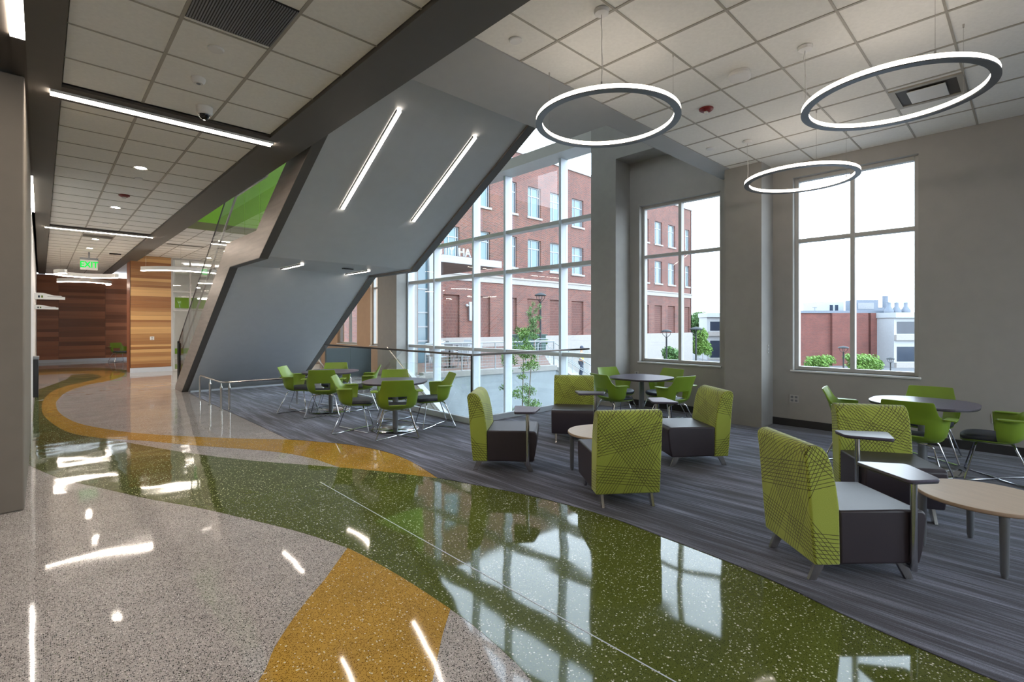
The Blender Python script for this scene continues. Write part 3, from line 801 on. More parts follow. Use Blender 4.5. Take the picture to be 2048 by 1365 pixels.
# ================================================================== dining chairs
def make_chair():
    root = thing('shell_chair', '', 'chair')
    # moulded shell
    th = [-98, -88, -78, -66, -56, -50, -36, -18, -6, 6, 18, 36, 50, 56, 66, 78, 88, 98]
    zr = [.385, .40, .43, .468, .53, .595, .62, .650, .662, .70, .76, .815, .83]
    wz = {.385: .10, .40: .17, .43: .235, .468: .268, .53: .284, .595: .294, .62: .297, .650: .302, .662: .304, .70: .272, .76: .256, .815: .246, .83: .236}
    yz = {.385: -.06, .40: -.10, .43: -.155, .468: -.188, .53: -.207, .595: -.223, .62: -.23, .650: -.238, .662: -.241, .70: -.255, .76: -.278, .815: -.302, .83: -.306}
    V = []; idx = {}
    for j, z in enumerate(zr):
        for i, a in enumerate(th):
            if z > .663 and abs(a) > 57: continue
            t = R(a)
            s_, c_ = math.sin(t), math.cos(t)
            ex = 2 / 2.9
            x = wz[z] * math.copysign(abs(s_) ** ex, s_)
            yb = yz[z]; y0 = -.02 if z < .663 else -.02 + (z - .663) * -.9
            yy = y0 + (yb - y0) * math.copysign(abs(c_) ** ex, c_)
            if z > .663: yy = y0 - .08 + (yb - y0 + .08) * math.copysign(abs(c_) ** ex, c_)
            idx[(i, j)] = len(V); V.append((x, yy, z))
    F = []
    for j in range(len(zr) - 1):
        for i in range(len(th) - 1):
            k = [(i, j), (i + 1, j), (i + 1, j + 1), (i, j + 1)]
            if not all(q in idx for q in k): continue
            if 7 <= i <= 9 and 3 <= j <= 4: continue
            F.append(tuple(idx[q] for q in k))
    m_ = MB(); m_.add(V, F); sh = m_.build('shell', M['green_shell'], root, smooth=True, angle=60)
    so_ = sh.modifiers.new('solid', 'SOLIDIFY'); so_.thickness = .012; so_.offset = -1
    bv = sh.modifiers.new('bevel', 'BEVEL'); bv.width = .003; bv.segments = 2; bv.limit_method = 'ANGLE'; bv.angle_limit = R(50)
    # arm tops
    for s_ in (-1, 1):
        m_ = MB(); P = round_poly([(s_ * .270, .025), (s_ * .362, .01), (s_ * .362, -.19), (s_ * .262, -.19)], .025)
        m_.prism(P, 'z', .655, .668); m_.build('armrest', M['green_shell'], root, bevel=.003)
    # seat pan and pad
    out = superellipse(.235, .212, 3.0, 36)
    def stack(layers, name, mat):
        V = []; F = []; n = len(out)
        for (sc, z, dy) in layers:
            for (x, y) in out:
                drop = -.03 * max(0, (y - .08) / .15) ** 2
                V.append((x * sc, y * sc + .082 + dy, z + drop))
        for k in range(len(layers) - 1):
            for i in range(n): F.append((k * n + i, k * n + (i + 1) % n, (k + 1) * n + (i + 1) % n, (k + 1) * n + i))
        F.append(tuple(range(n))[::-1]); F.append(tuple(range((len(layers) - 1) * n, len(layers) * n)))
        m_ = MB(); m_.add(V, F); return m_.build(name, mat, root, smooth=True, angle=50)
    stack([(.6, .392, 0), (.9, .402, 0), (1.0, .418, 0), (1.0, .424, 0)], 'seat_shell', M['green_shell'])
    stack([(.96, .424, 0), (1.0, .435, 0), (1.0, .455, 0), (.95, .468, 0), (.8, .473, 0)], 'seat_pad', M['pad'])
    # legs and crossed floor bars
    for sx in (-1, 1):
        for sy, yb, yf in ((-1, -.11, -.255), (1, .16, .255)):
            m_ = MB(); P = [(sx * .05, yb * .8, .388), (sx * .13, yb, .386), (sx * .165, yb * 1.05, .376), (sx * .185, yb * 1.1, .355), (sx * .285, yf, .03), (sx * .287, yf, .016), (sx * .275, yf * .95, .011)]
            m_.tube(P, .0085, 7); m_.build('leg', M['chrome'], root, smooth=True)
    for sx in (-1, 1):
        m_ = MB(); m_.tube([(sx * .28, -.245, .011), (sx * .04, -.02, .011 + .002 * sx), (-sx * .04, .02, .011 + .002 * sx), (-sx * .28, .245, .011)], .0085, 7); m_.build('floor_bar', M['chrome'], root, smooth=True)
    return root

def make_table():
    root = thing('cafe_table', '', 'table')
    P = superellipse(.475, .475, 2.7, 64)
    m_ = MB(); m_.prism(P, 'z', .728, .74); m_.build('tabletop', M['laminate'], root)
    m_ = MB(); m_.prism([(x * .99, y * .99) for x, y in P], 'z', .712, .728); m_.build('edge_band', M['laminate_edge'], root)
    m_ = MB(); m_.lathe([(.09, .700), (.09, .712)], 24); m_.lathe([(.042, .01), (.042, .70)], 24); m_.build('column', M['greyleg'], root, smooth=True)
    m_ = MB(); m_.lathe([(.355, .006), (.36, .010), (.352, .016), (.05, .024)], 48); m_.build('base', M['chrome'], root, smooth=True)
    return root
chair0, table0 = make_chair(), make_table()
uc = ut = 0
TB = {
    'A': ((3.90, 8.98), 45, 'dusky cafe table farthest left, nearest the stair foot', [(140, .60, 'green shell chair left of the table nearest the stair, facing right'), (-124, .54, 'green shell chair seen from behind at the table nearest the stair'), (-30, .60, 'green shell chair right of the table nearest the stair, side-on against the glass rail'), (60, .62, 'green shell chair behind the table nearest the stair, only its upper back showing')]),
    'B': ((3.94, 6.74), 45, 'dusky cafe table in front of the glass rail corner', [(146, .62, 'green shell chair left of the table by the glass rail corner, facing right'), (-118, .54, 'green shell chair seen squarely from behind at the table by the glass rail corner'), (-22, .62, 'green shell chair right of the table by the glass rail corner, facing left'), (60, .66, 'green shell chair beyond the table by the glass rail corner, top of back showing')]),
    'C': ((7.167, 4.438), 0, 'dusky cafe table standing under the narrower left window', [(166, .62, 'green shell chair seen from behind at the near left of the table under left window'), (72, .66, 'green shell chair against the tall pilaster, beyond the table under the left window'), (-6, .60, 'green shell chair against the wall on the right of the table under the left window'), (-104, .64, 'green shell chair turned away at the near right of the table under the left window')]),
    'D': ((7.10, .84), 0, 'dusky cafe table at the right edge under the wide right window', [(-86, .60, 'green shell chair at the right picture edge facing left to its table'), (178, .52, 'green shell chair seen from behind between the lime lounge chair and the right-hand table'), (2, .62, 'green shell chair against the wall beyond the right-hand table'), (98, .64, 'green shell chair left of the right-hand table, half hidden by a lime lounge chair')]),
}
for k, (c, rot, lab, chs) in TB.items():
    place(table0, ut, (c[0], c[1], .006), R(rot), lab, 'cafe tables'); ut = 1
    for (ang, r, cl) in chs:
        a = R(ang); place(chair0, uc, (c[0] + r * math.cos(a), c[1] + r * math.sin(a), .006), a + PI + -PI / 2, cl, 'green shell chairs'); uc = 1
place(chair0, 1, (2.45, 27.3, 0), R(200), 'distant green shell chair in the dark end of the corridor', 'green shell chairs')

# ================================================================== lounge chairs
def make_lounge(tablet):
    root = thing('lounge_chair', '', 'armchair')
    prof = [(-.335, .115), (-.352, .30), (-.385, .70), (-.398, .80), (-.392, .832), (-.365, .852), (-.325, .853), (-.285, .836), (-.255, .80), (-.225, .72), (-.20, .60), (-.182, .47), (-.175, .115)]
    m_ = MB(); m_.prism(prof, 'x', -.29, .29); b = m_.build('backrest', M['fabric'], root, bevel=.014, seg=3)
    prof = [(-.175, .118), (.325, .118), (.345, .20), (.368, .395), (.362, .43), (.34, .448), (.2, .452), (-.18, .448)]
    m_ = MB(); m_.prism(prof, 'x', -.285, .285); m_.build('seat', M['vinyl'], root, bevel=.014, seg=3)
    for sx in (-1, 1):
        for sy, y0, y1 in ((-1, -.24, -.33), (1, .22, .31)):
            m_ = MB(); x = sx * .225
            m_.prism([(y0 - .02 * -sy, .118), (y0 + .06 * sy, .118), (y0 + .06 * sy, .105), (y1 + .012 * sy, .0), (y1 - .036 * sy, .0), (y0 - .0 * sy, .095), (y0 - .10 * sy, .108), (y0 - .10 * sy, .118)], 'x', x - .013, x + .013)
            m_.build('leg', M['steel'], root, bevel=.002)
    if tablet:
        s_ = tablet
        m_ = MB(); m_.lathe([(.019, .09), (.019, .665)], 16, (s_ * .306, .265, 0)); m_.box(min(s_ * .2, s_ * .306), max(s_ * .2, s_ * .306), .25, .28, .095, .112); m_.build('tablet_post', M['chrome'], root, smooth=True)
        P = round_poly([(s_ * .02, .10), (s_ * .09, .40), (s_ * .42, .34), (s_ * .44, .13)], .04)
        m_ = MB(); m_.prism(P, 'z', .665, .683); tb = m_.build('tablet', M['laminate'], root, bevel=.004)
        m_ = MB(); m_.prism([(p[0] * .985 + s_ * .003, p[1] * .985 + .004) for p in P], 'z', .657, .665); m_.build('tablet_underside', M['laminate_edge'], tb)
    return root
la = lambda f: R(f) - PI / 2
l0 = make_lounge(1)
LC = [((3.835, 4.13), -48.8, 1, 'lime and charcoal lounge chair side-on by the glass rail, facing right, with swivel tablet'),
      ((5.45, 4.47), 217.5, -1, 'lime and charcoal lounge chair facing the viewer in front of the curtain wall'),
      ((3.925, 2.70), 52.4, 0, 'lime lounge chair seen from behind in the middle of the carpet, no tablet'),
      ((5.52, 2.79), 142.0, 1, 'lime and charcoal lounge chair facing left in front of the grey pilaster'),
      ((3.885, .905), -42.5, 1, 'large foreground lime and charcoal lounge chair nearest the green floor band at right'),
      ((5.33, .885), 211.5, 1, 'lime and charcoal lounge chair behind the foreground one, facing the coffee table at right')]
for i, (c, f, tb, lab) in enumerate(LC):
    if i == 0: o = l0
    elif tb == 1: o = copy_tree(l0)
    else: o = make_lounge(tb)
    o.location = (c[0], c[1], .006); o.rotation_euler = (0, 0, la(f)); o['label'] = lab; o['group'] = 'lime lounge chairs'

def coffee(c, rot, lab):
    root = thing('coffee_table', lab, 'table', (c[0], c[1], .006), R(rot), 'coffee tables')
    m_ = MB(); m_.lathe([(0, .388), (.345, .388), (.375, .393), (.38, .400), (.38, .412), (.377, .418)], 56); m_.build('top_edge', M['beige_edge'], root, smooth=True, angle=30)
    m_ = MB(); m_.lathe([(.377, .4181), (.374, .420), (0, .420)], 56); m_.build('tabletop', M['beige_top'], root, smooth=True, angle=30)
    for k in range(4):
        a = PI / 4 + k * PI / 2; cx, cy = .342 * math.cos(a), .342 * math.sin(a)
        m_ = MB(); m_.lathe([(.015, 0), (.021, .03), (.026, .388)], 14, (0, 0, 0))
        lg_ = m_.build('leg', M['greyleg'], root, smooth=True); lg_.location = (cx, cy, 0)
        m_ = MB(); Mz = Matrix.Rotation(a, 3, 'Z'); m_.obox((cx * .55, cy * .55, .378), .28, .03, .02, Mz); m_.build('apron_bar', M['greyleg'], root)
    return root
coffee((4.50, 3.28), 8, 'round beige coffee table half hidden behind the middle lounge chair')
coffee((4.72, .22), 62, 'round beige coffee table cut off by the right picture edge')

# ================================================================== ring pendants
def ring(c, z, lab, cord):
    root = thing('ring_pendant', lab, 'pendant light', (c[0], c[1], z), 0, 'ring pendants')
    ri, ro = .598, .652
    m_ = MB(); m_.lathe([(ri - .004, -.030), (ro + .004, -.030), (ro + .004, -.020), (ri - .004, -.020)], 96, closed=True); m_.build('frame', M['greyleg'], root, smooth=True, angle=40)
    m_ = MB(); m_.lathe([(ri, -.020), (ro, -.020), (ro, .016), (ri, .016)], 96, closed=True); m_.build('diffuser', M['em_ring'], root, smooth=True, angle=40)
    m_ = MB(); m_.lathe([(ri + .008, .016), (ro - .008, .016), (ro - .008, .022), (ri + .008, .022)], 96, closed=True); m_.build('cover', M['plastic'], root, smooth=True, angle=40)
    H = ZC - z
    for a in (100, 212, -41):
        x, y = .625 * math.cos(R(a)), .625 * math.sin(R(a))
        m_ = MB(); m_.tube([(x, y, .034), (x, y, H)], .0016, 5); m_.build('cable', M['steel'], root)
        m_ = MB(); m_.lathe([(.007, .020), (.007, .05), (.003, .056)], 8, (x, y, 0)); m_.build('cable_grip', M['steel'], root)
        m_ = MB(); m_.lathe([(.006, H - .03), (.008, H - .002)], 8, (x, y, 0)); m_.build('cable_grip', M['steel'], root)
        if a == cord:
            m_ = MB(); m_.lathe([(.008, H - .034), (.055, H - .028), (.06, H - .012), (.06, H)], 24, (x, y, 0)); m_.build('canopy', M['plastic'], root, smooth=True)
            m_ = MB(); m_.tube([(x + .018 * math.sin(k * 1.1) * (k % 9 > 0), y + .014 * math.cos(k * .8) * (k % 9 > 0), .034 + (H - .06) * k / 9) for k in range(10)], .003, 5); m_.build('power_cord', M['plastic'], root)
    return root
ring((3.793, 2.716), 3.505, 'glowing ring pendant nearest the stair soffit', 212)
ring((5.141, .808), 3.505, 'glowing ring pendant at the upper right, nearest the viewer', 100)
ring((7.143, 2.083), 3.505, 'glowing ring pendant hanging in front of the wide right window', 100)

# ================================================================== corridor fixtures
def line_light(y0, y1, lens, lab, near):
    o = thing('linear_light', lab, 'light', (1.02, (y0 + y1) / 2, ZB), 0, 'linear lights across the corridor')
    hw = (y1 - y0) / 2
    m_ = MB(); m_.box(-.886, .886, -hw, hw, .0, .028); m_.build('housing', M['darkslot'], o)
    m_ = MB(); m_.box(-.95, .955, -lens / 2, lens / 2, -.02, .0); m_.build('diffuser', M['em_line'], o)
    m_ = MB(); m_.box(-.96, .965, -lens / 2 - .012, -lens / 2 - .001, -.022, .0); m_.box(-.96, .965, lens / 2 + .001, lens / 2 + .012, -.022, .0); m_.build('trim', M['plastic'], o)
    return o
line_light(6.03, 6.39, .11, 'bright linear light across the corridor ceiling, nearest the viewer', 1)
line_light(14.63, 14.97, .11, 'thin bright linear light across the corridor ceiling farther back', 0)
line_light(-2.57, -2.21, .11, 'added linear light, unseen, across the corridor ceiling behind the viewer', 0)  # unseen fitting, added for ambient light
def slot(y0, y1, lab):
    m_ = MB(); m_.box(-.168, -.087, y0, y1, ZB + .002, ZB + .02); o = m_.build('slot_light', M['em_slot']); tag(o, lab, 'light', 'slot lights along the left wall')
slot(1.0, 5.24, 'bright slot light at the top left picture corner'); slot(10.0, 13.1, 'narrow bright slot light beyond the left pillar')
DL = [(8.52, 'nearest round downlight in the corridor ceiling'), (11.7, 'second round downlight in the corridor ceiling'), (16.39, 'third round downlight in the corridor, beside the dark vent'), (18.43, 'farthest round downlight in the corridor, above the exit sign'), (3.2, 'round downlight in the corridor ceiling above the viewer'), (-.6, 'round downlight in the corridor ceiling behind the viewer')]
for i, (y, lab) in enumerate(DL):
    if i == 4: continue
    o = thing('downlight', lab, 'light', (1.0, y, ZCC), 0, 'corridor downlights')
    m_ = MB(); m_.lathe([(.062, -.001), (.078, -.006), (.082, .006), (.062, .006)], 28, closed=True); m_.build('trim_ring', M['plastic'], o, smooth=True)
    m_ = MB(); m_.lathe([(0, -.002), (.062, -.002), (.062, .006)], 28); m_.build('lens', M['em_down'], o)
def disc(c, z, r, lab, mat='plastic'):
    m_ = MB(); m_.lathe([(0, -.014), (r * .9, -.014), (r, -.008), (r, .004)], 28); o = m_.build('sprinkler_cover', M[mat], smooth=True, loc=(c[0], c[1], z)); tag(o, lab, 'sprinkler', 'ceiling sprinkler covers'); return o
disc((1.0, 4.44), ZCC, .058, 'white sprinkler disc beside the big vent in the corridor ceiling')
disc((1.05, 9.14), ZCC, .05, 'small white sprinkler disc just past the nearest downlight')
disc((1.0, 13.67), ZCC, .05, 'faint sprinkler disc just before the farther linear light')
disc((3.05, 3.16), ZC, .055, 'white sprinkler disc at the corner of the lounge ceiling by the dark beam')
disc((6.935, 3.18), ZC, .055, 'white sprinkler disc near the window wall on the lounge ceiling')
v = thing('return_vent', 'large dark finned return vent in the corridor ceiling', 'vent', (1.017, 3.81, ZCC))
m_ = MB(); m_.box(-.283, .283, -.30, .30, -.004, .02); m_.build('backing', M['black'], v)
for k in range(34):
    x = -.275 + k * .55 / 33; m_ = MB(); m_.bar((x, -.295, -.006), (x, .295, -.006), .009, .006); m_.build('fin', M['greyleg'], v)
v = thing('return_vent', 'small dark vent beyond the farther linear light', 'vent', (1.017, 15.8, ZCC))
m_ = MB(); m_.box(-.283, .283, -.20, .20, -.004, .02); m_.build('backing', M['darkslot'], v)
m_ = MB(); m_.box(-.295, .295, -.22, -.2, -.008, .01); m_.box(-.295, .295, .2, .22, -.008, .01); m_.build('rim', M['tbar'], v)
o = thing('smoke_detector', 'white smoke detector on the corridor ceiling', 'detector', (1.008, 5.08, ZCC))
m_ = MB(); m_.lathe([(0, -.045), (.035, -.045), (.05, -.03), (.055, -.012), (.055, .004)], 28); m_.build('body', M['plastic'], o, smooth=True)
m_ = MB(); m_.lathe([(0, -.049), (.016, -.049), (.018, -.044)], 16); m_.build('sensor_cap', M['greyleg'], o, smooth=True)
o = thing('dome_camera', 'white security dome camera beside the linear light', 'camera', (1.185, 5.72, ZCC))
m_ = MB(); m_.lathe([(.055, -.072), (.066, -.068), (.074, -.05), (.078, 0), (.078, .003)], 32); m_.build('housing', M['plastic'], o, smooth=True)
m_ = MB(); m_.lathe([(0, -.122), (.02, -.119), (.038, -.105), (.049, -.085), (.052, -.070)], 32); m_.build('dome', M['darkglass'], o, smooth=True)
def strobe(c, z, lab):
    o = thing('fire_strobe', lab, 'alarm', (c[0], c[1], z), 0, 'red ceiling strobes')
    m_ = MB(); m_.lathe([(0, -.03), (.05, -.03), (.078, -.012), (.08, .004)], 32); m_.build('base', M['red'], o, smooth=True)
    m_ = MB(); m_.box(-.026, .026, -.018, .018, -.06, -.03); m_.build('lens', M['plastic'], o, bevel=.006)
strobe((1.01, 10.5), ZCC, 'dark red fire strobe on the corridor ceiling between two downlights')
strobe((5.64, 2.63), ZC, 'dark red fire strobe on the lounge ceiling between the rings')
o = thing('wifi_access_point', 'white access point with rounded cover on the lounge ceiling', 'router', (5.07, 2.02, ZC), R(15))
m_ = MB(); m_.prism(superellipse(.09, .09, 2.2, 32), 'z', -.02, .002); m_.build('mount', M['plastic'], o)
m_ = MB(); m_.prism(superellipse(.115, .10, 3, 32), 'z', -.055, -.02); m_.build('cover', M['plastic'], o, bevel=.014)
o = thing('air_diffuser', 'square white air diffuser in the lounge ceiling behind a ring pendant', 'vent', (6.975, .78, ZC))
m_ = MB()
for a, b, z0, z1 in ((.30, .25, -.010, .006),): 
    for s_ in (-1, 1): m_.box(-a, a, min(s_ * a, s_ * b), max(s_ * a, s_ * b), z0, z1); m_.box(min(s_ * a, s_ * b), max(s_ * a, s_ * b), -b, b, z0, z1)
m_.build('frame', M['tbar'], o)
m_ = MB(); m_.box(-.25, .25, -.25, .25, .001, .01); m_.build('throat', M['darkslot'], o)
m_ = MB(); m_.box(-.19, .19, -.16, .16, -.02, -.012); m_.build('plaque', M['plastic'], o, bevel=.003)
o = thing('exit_sign', 'green lit EXIT sign hanging from the corridor ceiling', 'sign', (1.04, 19.45, 3.25))
m_ = MB(); m_.box(-.20, .20, -.02, .02, 0, .30); m_.build('panel', M['plastic'], o)
m_ = MB(); m_.box(-.21, .21, -.03, .03, .30, .36); m_.box(-.02, .02, -.02, .02, .36, .53); m_.build('mount', M['greyleg'], o)
te = bpy.data.objects.new('lettering', text_mesh('EXIT', .25, .004)); COL.objects.link(te); te.data.materials.append(M['em_exit']); te.parent = o; te.rotation_euler = (PI / 2, 0, 0); te.location = (0, -.024, .15); te.scale = (.82, 1, 1)
o = thing('ceiling_sensor', 'flat dark sensor on the corridor ceiling right of the exit sign', 'sensor', (1.64, 19.3, ZCC))
m_ = MB(); m_.box(-.14, .14, -.06, .06, -.03, .002); m_.build('body', M['black'], o, bevel=.01)
m_ = MB(); m_.lathe([(0, -.042), (.03, -.040), (.04, -.03)], 16); m_.build('lens', M['greyleg'], o, smooth=True)

# curved pendants farther down the corridor
def arc_pendant(c, z, r, a0, a1, lab, wd=.09, ht=.11, ztop=ZCC):
    o = thing('arc_pendant', lab, 'pendant light', (c[0], c[1], z), 0, 'curved pendants')
    n = 28; An = [R(a0 + (a1 - a0) * k / n) for k in range(n + 1)]
    def band(ri, ro, z0, z1):
        V = []; F = []
        for a in An:
            for rr, zz in ((ri, z0), (ro, z0), (ro, z1), (ri, z1)): V.append((rr * math.cos(a), rr * math.sin(a), zz))
        for k in range(n):
            for e in range(4): F.append((k * 4 + e, k * 4 + (e + 1) % 4, k * 4 + 4 + (e + 1) % 4, k * 4 + 4 + e))
        F += [(0, 1, 2, 3), (n * 4 + 3, n * 4 + 2, n * 4 + 1, n * 4)]
        m_ = MB(); m_.add(V, F); return m_
    band(r - wd / 2, r + wd / 2, .0, ht).build('housing', M['white'], o)
    band(r - wd / 2 + .006, r + wd / 2 - .006, -.02, .0).build('diffuser', M['em_arc'], o)
    for k in (2, n // 2, n - 2):
        a = An[k]; m_ = MB(); m_.tube([(r * math.cos(a), r * math.sin(a), ht), (r * math.cos(a), r * math.sin(a), ztop - z)], .002, 4); m_.build('cable', M['steel'], o)
arc_pendant((1.0, 19.3), 3.07, .70, 10, 225, 'white C-shaped pendant in the corridor below the exit sign')
arc_pendant((1.1, 22.9), 3.07, .70, 195, 385, 'lower-looking white C-shaped pendant deeper in the corridor')
arc_pendant((3.3, 18.6), 3.22, 1.2, 200, 312, 'white curved pendant in front of the wooden wall', ztop=3.95)
arc_pendant((5.9, 17.4), 3.05, .95, 120, 250, 'white curved pendant seen through the stair glass', ztop=3.95)
arc_pendant((5.6, 23.6), 2.7, .9, 90, 300, 'curved pendant in the room behind the glazed partition', ztop=3.95)
for i, (x, y, lab) in enumerate(((4.2, 15.6, 'straight ceiling light seen through the upper stair glass'), (5.2, 18.2, 'straight ceiling light beyond the curved pendants'), (6.0, 24.5, 'straight light strip added to brighten the room behind the partition'), (4.6, 22.5, 'short light strip added for brightness just behind the glazed partition'))):  # the two behind the partition are added to brighten that room
    o = thing('ceiling_light', lab, 'light', (x, y, 3.95)); m_ = MB(); m_.box(-.6, .6, -.05, .05, -.012, .004); m_.build('diffuser', M['em_room'], o)
    m_ = MB(); m_.box(-.62, .62, -.065, -.051, -.014, .004); m_.box(-.62, .62, .051, .065, -.014, .004); m_.build('trim', M['plastic'], o)
o = thing('air_slot_diffuser', 'narrow slot diffuser in the white ceiling above the wooden wall', 'vent', (3.1, 17.2, 3.95)); m_ = MB(); m_.box(-.45, .45, -.05, .05, -.008, .004); m_.build('slot', M['darkslot'], o); m_ = MB(); m_.box(-.47, .47, -.07, -.05, -.01, .003); m_.box(-.47, .47, .05, .07, -.01, .003); m_.build('frame', M['tbar'], o)

# signs, bin, plates
def blade(y, z, w_, h_, lab):
    o = thing('blade_sign', lab, 'sign', (-.13, y, z))
    n = 14; tp = [(k / n * w_, h_ * (.62 + .38 * math.cos(min(1, max(0, (k / n - .22) / .5)) * PI) * .5 + .19 * (k / n < .9))) for k in range(n + 1)]
    m_ = MB(); m_.prism([(0, 0), (w_, 0)] + tp[::-1], 'y', -.015, .015); m_.build('plate', M['white'], o)
    m_ = MB(); m_.box(w_ * .12, w_ * .18, -.018, -.015, h_ * .25, h_ * .6); m_.build('pictogram', M['win_dark'], o)
    m_ = MB(); m_.box(w_ * .22, w_ * .28, -.018, -.015, h_ * .25, h_ * .6); m_.build('pictogram', M['green_dark'], o)
    m_ = MB(); m_.box(w_ * .42, w_ * .92, -.017, -.015, h_ * .42, h_ * .47); m_.build('text_line', M['greyleg'], o)
blade(18.0, 2.28, .60, .17, 'upper white wavy blade sign projecting from the left corridor wall')
blade(18.6, 2.03, .48, .12, 'lower smaller white wavy blade sign below the other on the left corridor wall')
o = thing('waste_bin', 'tall black bin against the left corridor wall', 'bin', (-.085, 15.4, 0))
m_ = MB(); m_.box(-.045, .045, -.22, .22, 0, .84); m_.build('body', M['black'], o, bevel=.008)
m_ = MB(); m_.box(-.045, .055, -.23, .23, .84, .90); m_.build('lid', M['greyleg'], o, bevel=.006)
def plate(loc, rotz, w_, h_, lab, cat='outlet', holes=2, mat='frame'):
    o = thing('wall_plate', lab, cat, loc, rotz); m_ = MB(); m_.box(-w_ / 2, w_ / 2, -.008, 0, -h_ / 2, h_ / 2); m_.build('cover', M[mat], o, bevel=.002)
    for k in range(holes):
        for j in (-1, 1):
            m_ = MB(); m_.box((k - (holes - 1) / 2) * w_ * .45 - w_ * .14, (k - (holes - 1) / 2) * w_ * .45 + w_ * .14, -.0105, -.008, j * h_ * .23 - h_ * .13, j * h_ * .23 + h_ * .13); m_.build('socket', M['greyleg'], o)
plate((XW - .0, 2.58, .44), -PI / 2, .13, .12, 'double wall outlet low on the wall right of the grey pilaster')
plate((XW - .0, .29, .44), -PI / 2, .12, .12, 'double wall outlet behind the right edge chair')
plate((XW - .0, 5.42, .62), -PI / 2, .09, .13, 'wall outlet behind the table under the left window', holes=1)
plate((8.36, 2.892, 1.22), 0, .06, .13, 'grey switch plate on the side of the pilaster', 'switch', 1)
plate((2.75, 20.75, 1.15), 0, .12, .12, 'small white keypad on the light wooden wall', 'keypad', 1, 'plastic')

# ================================================================== outdoors
m_ = MB(); m_.box(XW + .28, 130, -80, 12.6, ZLOW - .2, ZLOW); m_.box(-60, XW + .28, -80, YBACK - .3, ZLOW - .2, ZLOW); m_.box(XW + .28, 130, 12.6, 90, ZLOW - .2, ZLOW - .001); struct(m_.build('ground', M['asphalt']))
# terrace and retaining wall
TE = Vector((.7071, .7071, 0)); TD = Vector((.7071, -.7071, 0))     # direction of the top edge of the steps, and of descent
t0 = Vector((14.35, 12.85, 0)); t1 = t0 + TE * 11
m_ = MB(); m_.prism([(XW + .28, 13.62), (t0.x, t0.y), (t1.x, t1.y), (30, 27.8), (XW + .28, 27.8)], 'z', ZLOW, 0); struct(m_.build('terrace', M['terrace']))
rw = sgroup('wall_retaining', (0, 0, 0))
m_ = MB(); m_.prism([(XW + .28, 13.48), (14.30, 12.60), (14.30, 12.85), (XW + .28, 13.62)], 'z', ZLOW, -.12); m_.build('wall_face', M['concrete'], rw)
m_ = MB(); m_.prism([(XW + .28, 13.42), (14.32, 12.54), (14.32, 12.88), (XW + .28, 13.68)], 'z', -.12, .06); m_.build('coping', M['stone'], rw)
# outdoor steps
os_ = thing('outdoor_steps', 'pale outdoor steps going down to the right beyond the window wall', 'steps', (14.40, 12.75, ZLOW), math.atan2(TD.y, TD.x))
n = 20
for i in range(n):
    z = 3.3 - (i + 1) * 3.3 / (n + 1)
    m_ = MB(); m_.box(i * .255 + .02, (i + 1) * .255 + .04, .32, 11, z - .16, z - .03); m_.build('riser', M['concrete'], os_)
    m_ = MB(); m_.box(i * .255, (i + 1) * .255 + .04, .32, 11, z - .03, z); m_.build('step', M['stone'], os_)
m_ = MB(); m_.prism([(.0, 3.30), (5.3, .2), (5.3, 0), (.0, 0)], 'y', 0, .26); m_.build('cheek_wall', M['concrete'], os_)
m_ = MB(); m_.prism([(-.02, 3.36), (5.35, .26), (5.35, .12), (-.02, 3.22)], 'y', -.04, .30); m_.build('coping', M['stone'], os_)
# white rail on the retaining wall and beside the steps
tr = thing('terrace_railing', 'white mesh railing on top of the concrete retaining wall', 'railing', (XW + .4, 13.5, .06))
def rp(t): return (t * 5.3, -t * .84)
for k in range(5):
    x, y = rp(k / 4); m_ = MB(); m_.tube([(x, y, 0), (x, y, .92)], .022, 6); m_.build('post', M['out_white'], tr)
m_ = MB(); m_.tube([(*rp(0), .93), (*rp(1), .93)], .028, 8); m_.build('top_rail', M['out_white'], tr)
for z in [.1 + .1 * i for i in range(8)]:
    m_ = MB(); m_.tube([(*rp(0), z), (*rp(1), z)], .005, 4); m_.build('mesh_wire', M['out_white'], tr)
for k in range(1, 40):
    m_ = MB(); x, y = rp(k / 40); m_.tube([(x, y, .08), (x, y, .82)], .005, 4); m_.build('mesh_wire', M['out_white'], tr)
def step_rail(y, lab):
    p0 = Vector((14.40, 12.75, 0)) + TE * y
    o = thing('step_handrail', lab, 'railing', (p0.x, p0.y, 0), math.atan2(TD.y, TD.x), 'white handrails of the outdoor steps')
    sl = -3.3 / 5.35
    for h in (.92, .5):
        P = [(-.5, 0, h), (0, 0, h)] + [(x, 0, h + sl * x) for x in (.4, 3, 5.0)] if h > .6 else [(0, 0, h), (5.0, 0, h + sl * 5.0)]
        m_ = MB(); m_.tube(P, .022, 6); m_.build('rail', M['out_white'], o)
    for x in (0, 1.2, 2.4, 3.6, 4.8):
        m_ = MB(); m_.tube([(x, 0, sl * x - .02), (x, 0, .92 + sl * x)], .02, 6); m_.build('post', M['out_white'], o)
    m_ = MB(); m_.tube([(-.5, 0, .92), (-.62, 0, .84), (-.62, 0, 0)], .022, 6); m_.build('end_loop', M['out_white'], o)
step_rail(.6, 'white handrail on the near side of the outdoor steps')
step_rail(5.2, 'white handrail down the middle of the outdoor steps')
step_rail(10.6, 'white handrail on the far side of the outdoor steps')

